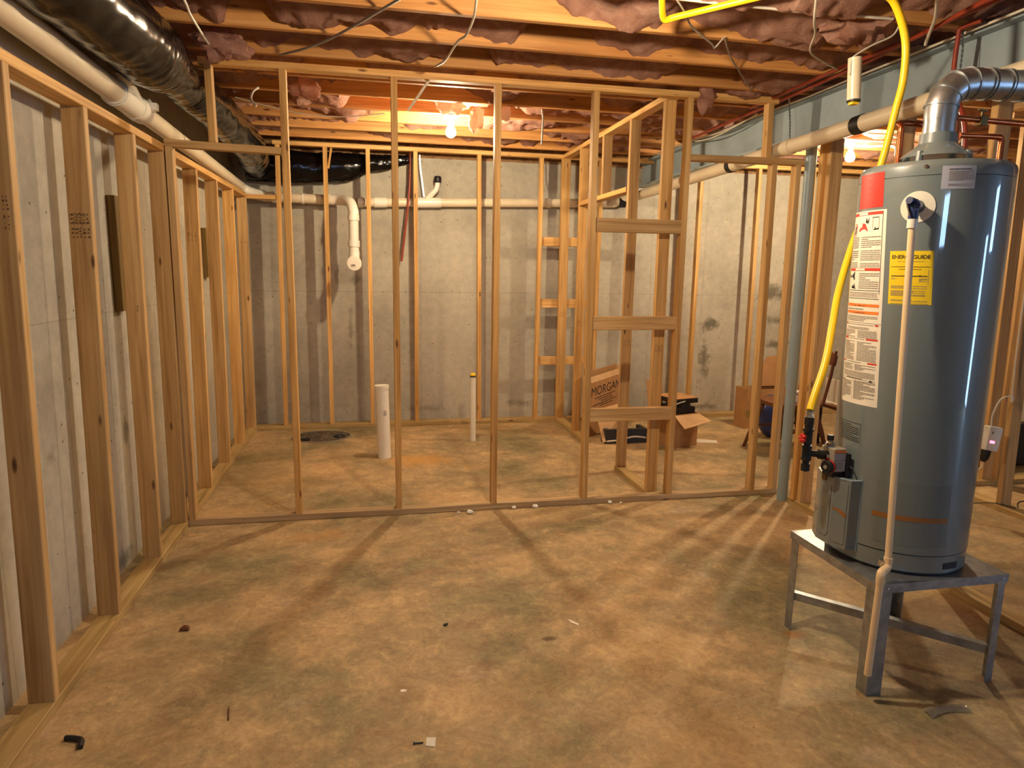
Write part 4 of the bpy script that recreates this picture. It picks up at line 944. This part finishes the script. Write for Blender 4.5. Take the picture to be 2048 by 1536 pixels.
cable([(-.66, 4.55, 2.60), (-.69, 4.53, 2.57), (-.70, 4.51, 2.52), (-.67, 4.5, 2.48)], 'curled white cable end beside the left cripple stud', 'cable', .007)
cable([(-.85, 4.85, 2.60), (-.5, 5.0, 2.56), (-.2, 5.1, 2.57), (.1, 5.15, 2.62)], 'thin grey cable slanting under the joists left of the lit bulb', 'cablegrey', .004)
cable([(3.95, 5.35, 2.64), (4.05, 5.2, 2.60), (4.2, 5.05, 2.58), (4.15, 4.95, 2.48), (4.22, 4.9, 2.40)], 'white cable dropping beside the right bulb', 'cable', .008)
cable([(3.85, 5.2, 2.655), (4.1, 4.95, 2.60), (4.4, 4.85, 2.60), (4.7, 4.80, 2.63)], 'white cable bundle strung right of the right bulb', 'cable', .010)
cable([(3.9, 5.0, 2.66), (4.05, 4.86, 2.62), (4.12, 4.8, 2.52), (4.2, 4.78, 2.42)], 'white cable hanging in front of the right bulb', 'cable', .008)
def strap(path, label, wd=.012, mat='galv'):
    P = [V(p) for p in path]; m = MB()
    for a, b in zip(P, P[1:]):
        e = V((1, 0, 0)) if abs((b-a).x) < .5*(b-a).length else V((0, 1, 0)); n = max(1, int((b-a).length/.02))
        for k in range(n):
            p0 = a+(b-a)*(k/n); p1 = a+(b-a)*((k+.72)/n); p2 = a+(b-a)*((k+1)/n)
            m.prism([p0-e*wd/2, p0+e*wd/2, p1+e*wd/2, p1-e*wd/2], (0, .0012, 0)); m.prism([p1-e*wd*.2, p1+e*wd*.2, p2+e*wd*.2, p2-e*wd*.2], (0, .0012, 0))
    o = m.build('hanger_strap', M[mat]); return tag(o, label, 'strap', 'perforated hanger straps')
strap([(.452, 6.74, 2.60), (.458, 6.74, 2.48), (.492, 6.74, 2.215)], 'perforated metal strap holding the back drain pipe beside the capped riser')
strap([(1.69, 6.74, 2.60), (1.70, 6.74, 2.40), (1.75, 6.74, 2.25)], 'perforated metal strap holding the back drain pipe near the closet partition')
strap([(2.62, 4.115, 2.647), (2.625, 4.09, 2.50), (2.615, 4.06, 2.37)], 'perforated metal strap holding the right drain pipe beside the partition end')
strap([(2.62, 2.80, 2.648), (2.625, 2.79, 2.55), (2.615, 2.78, 2.40)], 'perforated metal strap holding the right drain pipe above the vent elbow')
def pex(path, label, r=.0105):
    o = MB().tube(catmull(path, 8), r, 12).build('water_tube', M['pexred'], smooth=True); return tag(o, label, 'tube', 'orange red plastic water tubes')
pex([(.375, 6.72, 2.885), (.365, 6.72, 2.60), (.345, 6.72, 2.2), (.27, 6.72, 1.60)], 'orange red tube hanging loose in front of the back concrete wall')
pex([(2.62, 2.70, 2.64), (2.60, 2.78, 2.635), (2.598, 2.795, 2.60), (2.598, 2.79, 2.40), (2.598, 2.70, 2.2), (2.59, 2.68, 2.0)], 'orange red tube dropping in front of the beam above the vent elbow')
pex([(2.55, 2.3, 2.66), (2.52, 2.8, 2.655), (2.54, 3.2, 2.64), (2.56, 3.8, 2.63), (2.58, 4.6, 2.63), (2.60, 5.6, 2.63)], 'long orange red tube running beside the top of the beam')
pex([(2.45, 2.2, 2.66), (2.46, 2.6, 2.64), (2.50, 2.95, 2.635), (2.50, 3.5, 2.64), (2.52, 4.4, 2.64)], 'second orange red tube just left of the long one')
w = thing('pipe_stub', (2.10, 2.8, 2.29), 'short hanging cream pipe stub with a yellow plugged end near the beam', 'pipe')
MB().tube([(2.088, 2.8, 2.475), (2.1, 2.8, 2.30)], .0285, 24).build('tube', M['pvc'], w, smooth=True)
MB().lathe([(.029, 0), (.029, .008)], (2.1005, 2.8, 2.293), 24).build('collar', M['tankdark'], w, smooth=True)
MB().box(2.0855, 2.1155, 2.785, 2.815, 2.281, 2.294).build('plug', M['yellow'], w)
MB().tube(catmull([(2.062, 2.79, 2.40), (2.064, 2.79, 2.46), (2.085, 2.79, 2.485), (2.16, 2.79, 2.53), (2.26, 2.79, 2.58), (2.3, 2.80, 2.65)], 6), .004, 8).build('hanging_wire', M['cable'], w, smooth=True)

# ------------------------------------------------------------------ boxes and furniture behind the partition
def quad(mb, pts, t=.005, mi=0):
    pts = [V(p) for p in pts]; n = (pts[1]-pts[0]).cross(pts[2]-pts[1]).normalized(); mb.prism(pts, n*t, mi); return mb
# printed carton
w = thing('open_carton', (2.1, 6.15, 0), 'large open brown carton with dark printed lettering behind the short partition', 'box')
e1 = V((.662, .749, 0)); e2 = V((-.749, .662, 0)); c0 = V((1.955, 5.90, 0)); up = V((0, 0, 1))
e2 = V((.30, .954, 0)) * .0 + e2
W1, W2, H1 = .78, .062, .505
quad(MB(), [c0, c0+e1*W1, c0+e1*W1+up*H1, c0+up*H1]).build('front_panel', M['card'], w)
m = MB(); quad(m, [c0+e1*W1, c0+e1*W1+e2*W2, c0+e1*W1+e2*W2+up*H1, c0+e1*W1+up*H1]); quad(m, [c0+e1*W1+e2*W2, c0+e2*W2, c0+e2*W2+up*H1, c0+e1*W1+e2*W2+up*H1]); quad(m, [c0+e2*W2, c0, c0+up*H1, c0+e2*W2+up*H1])
quad(m, [c0, c0+e1*W1, c0+e1*W1+e2*W2, c0+e2*W2]); m.build('body', M['card'], w)
quad(MB(), [c0+up*H1+e1*.02, c0+up*H1+e1*(W1-.02), c0+up*(H1+.05)+e2*(.03)+e1*(W1-.03), c0+up*(H1+.05)+e2*.03+e1*.03]).build('flap', M['cardlight'], w)
quad(MB(), [c0+e2*W2+up*H1, c0+e2*W2+e1*W1+up*H1, c0+e2*(W2-.005)+e1*W1+up*(H1+.10), c0+e2*(W2-.005)+up*(H1+.10)]).build('flap', M['card'], w)
quad(MB(), [c0+e1*W1+up*H1, c0+e1*W1+e2*W2+up*H1, c0+e1*(W1+.02)+e2*W2+up*(H1+.09), c0+e1*(W1+.02)+up*(H1+.09)]).build('flap', M['cardlight'], w)
nr = V((.749, -.662, 0))
vs, fs, wd = text_tris('MORGAN', .085, 1.0, 0.)
m = MB(); m.v += [c0+e1*(.02+x*.72/wd)+up*(.375+y)+nr*.0062 for x, y in vs]
for f in fs: m.face(f)
rnd = random.Random(5)
for k, (a, b_) in enumerate(((.10, .62), (.20, .52), (.26, .56), (.06, .64), (.24, .54))):
    x = a
    while x < b_: l_ = rnd.uniform(.015, .04); z = .345-k*.022; q = [c0+e1*x+up*z+nr*.006, c0+e1*(x+l_)+up*z+nr*.006, c0+e1*(x+l_)+up*(z+.009)+nr*.006, c0+e1*x+up*(z+.009)+nr*.006]; i = len(m.v); m.v += q; m.face((i, i+1, i+2, i+3)); x += l_+.008
m.build('lettering', M['ink'], w)
o = quad(MB(), [(1.99, 5.60, .02), (2.30, 5.80, .02), (2.345, 5.93, .33), (1.975, 5.80, .275)], .006).build('cardboard_sheet', M['cardlight'])
tag(o, 'loose tan cardboard sheet leaning on the printed carton', 'cardboard')
w = thing('dark_carton', (2.15, 5.74, 0), 'low dark carton on the floor in front of the printed carton', 'box')
MB().box(2.02, 2.42, 5.62, 5.66, 0, .13).box(2.02, 2.06, 5.66, 5.74, 0, .13).box(2.38, 2.42, 5.66, 5.80, 0, .13).build('body', M['tankdark'], w)
MB().tube(catmull([(2.03, 5.60, .03), (2.15, 5.595, .04), (2.28, 5.60, .065), (2.40, 5.61, .05)], 6), .008, 8).build('white_strip', M['cable'], w, smooth=True)
# second carton
f1 = V((.962, .271, 0)); f2 = V((-.271, .962, 0)); d0 = V((2.565, 5.39, 0)); H2 = .30; A1, A2 = .272, .33
w = thing('open_carton', (2.62, 5.58, 0), 'open brown carton with spread flaps standing in the doorway area', 'box')
m = MB()
for p, q in ((d0, d0+f1*A1), (d0+f1*A1, d0+f1*A1+f2*A2), (d0+f1*A1+f2*A2, d0+f2*A2), (d0+f2*A2, d0)): quad(m, [p, q, q+up*H2, p+up*H2])
quad(m, [d0, d0+f1*A1, d0+f1*A1+f2*A2, d0+f2*A2]); m.build('body', M['card'], w)
quad(MB(), [d0+up*H2, d0+f1*A1+up*H2, d0+f1*(A1+.05)-f2*.12+up*(H2-.055), d0+f1*.02-f2*.12+up*(H2-.10)], .005).build('flap', M['cardlight'], w)
quad(MB(), [d0+f2*A2+up*H2, d0+up*H2, d0-f1*.17+f2*.02+up*(H2+.02), d0-f1*.17+f2*(A2)+up*(H2+.03)], .005).build('flap', M['cardlight'], w)
quad(MB(), [d0+f1*A1*.55+f2*A2+up*H2, d0-f1*.02+f2*A2+up*H2, d0-f1*.03+f2*(A2+.04)+up*(H2+.26), d0+f1*A1*.55+f2*(A2+.04)+up*(H2+.25)], .005).build('flap', M['card'], w)
quad(MB(), [d0+f1*A1+up*H2, d0+f1*A1+f2*A2+up*H2, d0+f1*(A1+.10)+f2*A2+up*(H2-.03), d0+f1*(A1+.12)+f2*.04+up*(H2-.03)], .005).build('flap', M['card'], w)
w = thing('black_case', (2.66, 5.55, .3), 'stacked black plastic trays lying on top of the open carton', 'case')
g0 = d0+f1*.02+f2*.03+up*(H2+.002)
def obox(m, o_, a, b, h, mi=0): return m.prism([o_, o_+f1*a, o_+f1*a+f2*b, o_+f2*b], up*h, mi)
obox(MB(), g0+f1*.05, .19, .24, .05).build('lower_tray', M['black'], w)
obox(obox(MB(), g0+f1*.08+up*.05, .10, .2, .035), g0+f1*.03+up*.085, .24, .27, .04).build('upper_tray', M['black'], w)
MB().tube([g0+f1*.0+up*.085, g0+f1*.12+up*.108], .005, 6).build('white_strip', M['cable'], w)
o = obox(MB(), g0+f1*.02+up*.127, .25, .28, .006).build('cardboard_sheet', M['card']); tag(o, 'flat piece of brown cardboard lying on the black trays', 'cardboard')
o = quad(MB(), [d0-f1*.12+f2*.06+up*(H2+.026), d0-f1*.05+f2*.05+up*(H2+.02), d0-f1*.04+f2*.14+up*(H2+.022), d0-f1*.11+f2*.15+up*(H2+.028)], .004).build('paper_scrap', M['paper']); tag(o, 'white paper scrap on the left flap of the open carton', 'paper')
o = quad(MB(), [(2.87, 5.56, .001), (3.06, 5.50, .001), (3.10, 5.60, .001), (2.90, 5.70, .001)], .002).build('paper_sheet', M['paper']); tag(o, 'white paper sheet on the floor right of the open carton', 'paper')
# third carton behind the chair
w = thing('open_carton', (3.8, 6.1, 0), 'brown carton with a raised flap behind the wooden chair', 'box')
m = MB().box(3.62, 4.10, 6.0, 6.005, 0, .40).box(3.62, 3.625, 6.005, 6.22, 0, .40).box(4.095, 4.10, 6.005, 6.22, 0, .40).box(3.625, 4.095, 6.215, 6.22, 0, .40).box(3.625, 4.095, 6.005, 6.215, 0, .005)
m.build('body', M['card'], w)
quad(MB(), [(3.80, 6.19, .40), (4.09, 6.19, .40), (4.09, 6.21, .72), (3.93, 6.21, .70)], .006).build('flap', M['card'], w)
MB().box(3.6195, 3.78, 5.9985, 6.0, .12, .19).build('dark_tape', M['greenwood'], w)
# chair facing left
w = thing('wooden_chair', (3.54, 5.2, 0), 'dark wooden chair facing left behind the grey post, piled with things', 'chair')
m = MB(); pts = []
for k in range(28):
    a = 2*PI*k/28; c_, s_ = math.cos(a), math.sin(a); q = 2/3.2
    pts.append(V((3.55+.235*math.copysign(abs(c_)**q, c_), 5.20+.23*math.copysign(abs(s_)**q, s_), .415)))
m.prism(pts, (0, 0, .035)); m.build('seat', M['brownwood'], w, bevel=.006)
for (a, b_) in (((3.39, 5.06), (3.31, 4.97)), ((3.38, 5.32), (3.24, 5.37)), ((3.71, 5.07), (3.81, 4.99)), ((3.71, 5.33), (3.81, 5.41))):
    MB().tube([(a[0], a[1], .416), ((a[0]+b_[0])/2, (a[1]+b_[1])/2, .21), (b_[0], b_[1], 0)], [.018, .022, .013], 12).build('leg', M['brownwood'], w, smooth=True)
for a, b_ in (((3.345, 5.02, .2), (3.76, 5.03, .2)), ((3.31, 5.345, .2), (3.76, 5.37, .2)), ((3.55, 5.025, .2), (3.55, 5.36, .2))):
    MB().tube([a, b_], .010, 10).build('stretcher', M['brownwood'], w, smooth=True)
for y in (5.02, 5.38): MB().tube([(3.75, y, .449), (3.80, y, .70), (3.83, y, .90)], [.013, .014, .011], 10).build('back_post', M['brownwood'], w, smooth=True)
for y in (5.10, 5.165, 5.235, 5.30): MB().tube([(3.755, y, .449), (3.81, y, .79)], .007, 8).build('spindle', M['brownwood'], w, smooth=True)
m = MB(); n = 14
for i in range(n+1):
    y = 5.0+.40*i/n; x = 3.805+.03*math.sin(PI*i/n); zt = .86+.035*math.sin(PI*i/n)
    m.v += [V((x, y, .775)), V((x+.018, y, .775)), V((x+.03, y, zt)), V((x+.012, y, zt))]
for i in range(n):
    for k in range(4): k2 = (k+1) % 4; m.face((4*i+k, 4*i+k2, 4*i+4+k2, 4*i+4+k))
m.face((0, 1, 2, 3)); m.face((4*n, 4*n+1, 4*n+2, 4*n+3)); m.build('top_rail', M['brownwood'], w, smooth=True)
w = thing('mug', (3.55, 5.12, .45), 'white mug on the dark wooden chair seat', 'mug', 'white crockery on the chair')
MB().lathe([(.028, 0), (.036, .02), (.036, .065), (.031, .065), (.030, .01)], (3.55, 5.12, .451), 22).build('cup', M['porcelain'], w, smooth=True)
MB().tube(catmull([(3.515, 5.12, .50), (3.495, 5.12, .495), (3.495, 5.12, .475), (3.517, 5.12, .467)], 5), .004, 8).build('handle', M['porcelain'], w, smooth=True)
o = MB().lathe([(.02, 0), (.034, .012), (.036, .028), (.03, .028), (.016, .006)], (3.55, 5.12, .517), 20).build('small_bowl', M['porcelain'], smooth=True); tag(o, 'small white bowl stacked on the mug', 'bowl', 'white crockery on the chair')
o = MB().lathe([(.05, 0), (.09, .025), (.12, .075), (.112, .075), (.08, .028), (.04, .008)], (3.655, 5.16, .451), 32).build('mixing_bowl', M['silverlabel'], smooth=True); tag(o, 'shallow pale blue grey bowl on the chair seat by its backrest', 'bowl')
o = MB().blob((3.70, 5.66, .20), (.15, .13, .20), .12, 6., 3, 18).build('plastic_bag', M['blueplastic'], smooth=True); tag(o, 'dark blue stuffed plastic bag on the floor behind the wooden chair', 'bag')
for v in o.data.vertices: v.co.z = max(v.co.z, 0.0)
o = MB().box(3.96, 3.965, 5.05, 5.30, .42, .63).box(3.95, 3.975, 5.04, 5.31, .401, .42).build('paper_stack', M['paper']); tag(o, 'white papers standing behind the chair spindles', 'paper')
w = thing('side_table', (4.0, 5.2, 0), 'small brown table with dark legs behind the chair, holding papers', 'table')
MB().box(3.93, 4.40, 4.98, 5.40, .37, .40).build('tabletop', M['brownwood'], w, bevel=.004)
for x in (3.99, 4.37):
    for y in (5.0, 5.38): MB().box(x-.015, x+.015, y-.015, y+.015, 0, .37).build('leg', M['tankdark'], w)
w = thing('storage_tote', (5.0, 4.5, 0), 'dark storage tote on the floor behind the far right studs', 'box')
MB().prism([(4.72, 4.45, 0), (5.30, 4.45, 0), (5.30, 4.85, 0), (4.72, 4.85, 0)], (0, 0, .36)).build('body', M['tankdark'], w, bevel=.02)
MB().box(4.70, 5.32, 4.43, 4.87, .36, .385).build('lid', M['inkgrey'], w, bevel=.006)

# plug-in device hung on the far right studs
w = thing('power_adapter', (3.87, 3.52, .41), 'white plug-in box with a red indicator hanging on the stud right of the heater', 'adapter')
c_ = V((3.875, 3.50, .515)); ex = V((.985, .0, -.17)).normalized(); ez = V((.12, 0, .99)).normalized()
hw, hh = .052, .078
MB().prism([c_-ex*hw-ez*hh, c_+ex*hw-ez*hh, c_+ex*hw+ez*hh, c_-ex*hw+ez*hh], (0, .05, 0)).build('case', M['whiteplastic'], w, bevel=.006)
MB().prism([c_-ex*.03-ez*.028+V((0, -.001, 0)), c_+ex*.006-ez*.028+V((0, -.001, 0)), c_+ex*.006-ez*.012+V((0, -.001, 0)), c_-ex*.03-ez*.012+V((0, -.001, 0))], (0, .0008, 0)).build('indicator', M['led'], w)
MB().lathe([(.009, 0), (.009, .001)], c_-ex*.022+ez*.04+V((0, .0005, 0)), 14, axis=(0, -1, 0)).build('button', M['inkgrey'], w)
MB().tube([c_-ez*hh+V((-.012, .025, 0)), c_-ez*(hh+.05)+V((-.018, .025, 0)), c_-ez*(hh+.075)+V((-.02, .025, 0))], [.027, .026, .014], 12).build('plug', M['black'], w, smooth=True)
MB().tube(catmull([c_+ez*hh+V((-.02, .025, 0)), c_+ez*(hh+.08)+V((-.03, .025, 0)), c_+ez*(hh+.18)+V((.0, .02, 0)), c_+ez*(hh+.20)+V((.07, .01, 0)), c_+V((.10, .01, .26)), c_+V((.11, .03, .6)), c_+V((.13, .05, 1.2))], 8), .005, 8).build('cord', M['cable'], w, smooth=True)
MB().tube(catmull([c_-ez*(hh+.07)+V((-.02, .025, 0)), c_+V((-.05, .03, -.20)), c_+V((-.14, .08, -.25)), c_+V((-.3, .3, -.3))], 6), .004, 8).build('lower_cord', M['cable'], w, smooth=True)
o = MB().tube(catmull([(3.75, 3.9, .003), (3.9, 3.78, .003), (4.02, 3.72, .004), (4.05, 3.60, .045), (4.10, 3.50, .045), (4.2, 3.55, .004), (4.4, 3.7, .003), (4.7, 3.6, .003)], 8), .0035, 6).build('cord', M['black'], smooth=True); tag(o, 'thin black cord lying over the bottom plate of the far right stud wall', 'cord')

# ------------------------------------------------------------------ litter on the floor
def bit(name, mat, pts, h, label, cat, grp=None, z=0.0):
    o = MB().prism([(x, y, z) for x, y in pts], (0, 0, h)).build(name, M[mat]); return tag(o, label, cat, grp)
for x, y, r_, l in ((.577, 4.068, .016, 'beside the second partition stud'), (.506, 4.085, .008, 'left of the star shaped crumb'), (.868, 4.110, .013, 'by the plate just right of the third partition stud'), (1.012, 4.112, .014, 'long roll shaped one right of the third partition stud'), (1.525, 4.108, .014, 'upright one under the blocked bay'), (1.60, 4.10, .009, 'small one right of the upright crumb')):
    o = MB().blob((x, y, r_*.8), (r_*1.2, r_, r_*.8), .35, 40., x*9, 8).build('foam_crumb', M['foam'], smooth=True)
    tag(o, 'white foam crumb on the floor, ' + l, 'litter', 'white foam crumbs along the partition plate')
m = MB().tube(catmull([(-1.01, 2.222, .008), (-.985, 2.215, .009), (-.955, 2.20, .009), (-.945, 2.165, .008)], 5), [.009]*16, 8); o = m.build('rubber_scrap', M['black'], smooth=True); tag(o, 'curved black rubber scrap on the floor at lower left', 'litter')
o = quad(MB(), [(.140, 1.985, .001), (.170, 1.975, .001), (.175, 2.005, .012), (.145, 2.015, .008)], .001).build('paper_scrap', M['paper']); tag(o, 'small folded paper scrap on the near floor beside a screw', 'litter')
o = MB().tube([(.103, 2.0, .004), (.133, 2.0, .003)], .0025, 8).tube([(.101, 2.0, .005), (.105, 2.0, .005)], .005, 8).build('screw', M['tankdark'], smooth=True); tag(o, 'dark screw lying on the near floor', 'screw')
o = MB().tube([(-.525, 2.30, .003), (-.512, 2.23, .003)], .0025, 6).build('twig', M['brownwood']); tag(o, 'thin dark twig on the floor at lower left', 'litter')
o = MB().blob((-.815, 2.88, .009), (.02, .014, .008), .5, 60, 2, 8).tube([(-.835, 2.87, .003), (-.82, 2.878, .004)], .003, 6).build('dead_leaf', M['brownwood'], smooth=True); tag(o, 'crumpled dark leaf bit on the floor left of centre', 'litter')
o = MB().blob((.282, 2.728, .006), (.011, .008, .005), .4, 60, 5, 8).build('bark_crumb', M['black'], smooth=True); tag(o, 'tiny black crumb on the floor near the centre', 'litter')
bit('paper_scrap', 'paper', [(.825, 2.69), (.838, 2.675), (.862, 2.64), (.855, 2.632), (.83, 2.66)], .001, 'white torn paper strip on the floor beside the dark oil spot', 'litter')
bit('paper_scrap', 'paper', [(.068, 2.297), (.08, 2.302), (.095, 2.296), (.09, 2.286), (.074, 2.285)], .0015, 'pale oval chip on the floor below the centre', 'litter')
bit('wood_chip', 'cardlight', [(1.04, 3.665), (1.06, 3.66), (1.095, 3.63), (1.085, 3.625), (1.05, 3.645)], .002, 'pale wood chip on the floor in front of the blocked bay', 'litter')
bit('wood_chip', 'cardlight', [(2.27, 4.095), (2.34, 4.10), (2.35, 4.085), (2.28, 4.08)], .003, 'pale wood sliver along the right part of the partition plate', 'litter')
bit('wood_chip', 'cardlight', [(2.62, 4.06), (2.68, 4.05), (2.67, 4.03), (2.63, 4.04)], .003, 'pale wood chip in front of the grey post', 'litter')
bit('wood_chip', 'cardlight', [(-1.07, 3.98), (-1.04, 3.985), (-1.025, 3.96), (-1.06, 3.955)], .004, 'brown chip on the floor by the left partition corner', 'litter')
m = MB(); n = 16
for i in range(n+1):
    for j in range(7):
        u = i/n; v = j/6; x = 1.895+.17*u; y = 1.80+.045*v+.02*math.sin(u*3); m.v.append(V((x, y, .004+.012*abs(noise.noise(V((x*40, y*40, 1))))+.006*math.sin(v*PI))))
for i in range(n):
    for j in range(6): m.face((i*7+j, (i+1)*7+j, (i+1)*7+j+1, i*7+j+1))
o = m.build('plastic_wrapper', M['film'], smooth=True); tag(o, 'crinkled clear plastic wrapper on the floor in front of the stand', 'litter')

# ------------------------------------------------------------------ camera, world, view
cam = bpy.data.cameras.new('camera'); co = bpy.data.objects.new('camera', cam); COL.objects.link(co)
f_, yaw, pitch, roll, H = 1350.428, .2026117, .1673535, .0160598, 1.5344957
cy, sy, cp, sp, cr, sr = math.cos(yaw), math.sin(yaw), math.cos(pitch), math.sin(pitch), math.cos(roll), math.sin(roll)
fw = V((sy*cp, cy*cp, -sp)); r_ = V((cy, -sy, 0)); u_ = r_.cross(fw); rr = r_*cr+u_*sr; uu = -r_*sr+u_*cr
mw = Matrix(((rr.x, uu.x, -fw.x, 0), (rr.y, uu.y, -fw.y, 0), (rr.z, uu.z, -fw.z, H), (0, 0, 0, 1)))
co.matrix_world = mw
cam.sensor_fit = 'HORIZONTAL'; cam.sensor_width = 36.; cam.lens = f_/2048*36; cam.clip_start = .02
scene.camera = co
wd = bpy.data.worlds.new('world'); wd.use_nodes = True; scene.world = wd
wd.node_tree.nodes['Background'].inputs[0].default_value = (.5, .62, .8, 1); wd.node_tree.nodes['Background'].inputs[1].default_value = .3
vs_ = scene.view_settings
vs_.view_transform = 'Standard'; vs_.look = 'None'; vs_.gamma = 1.; vs_.use_curve_mapping = False; vs_.exposure = .95
scene.cycles.max_bounces = 10; scene.cycles.diffuse_bounces = 6; scene.cycles.sample_clamp_indirect = 4.
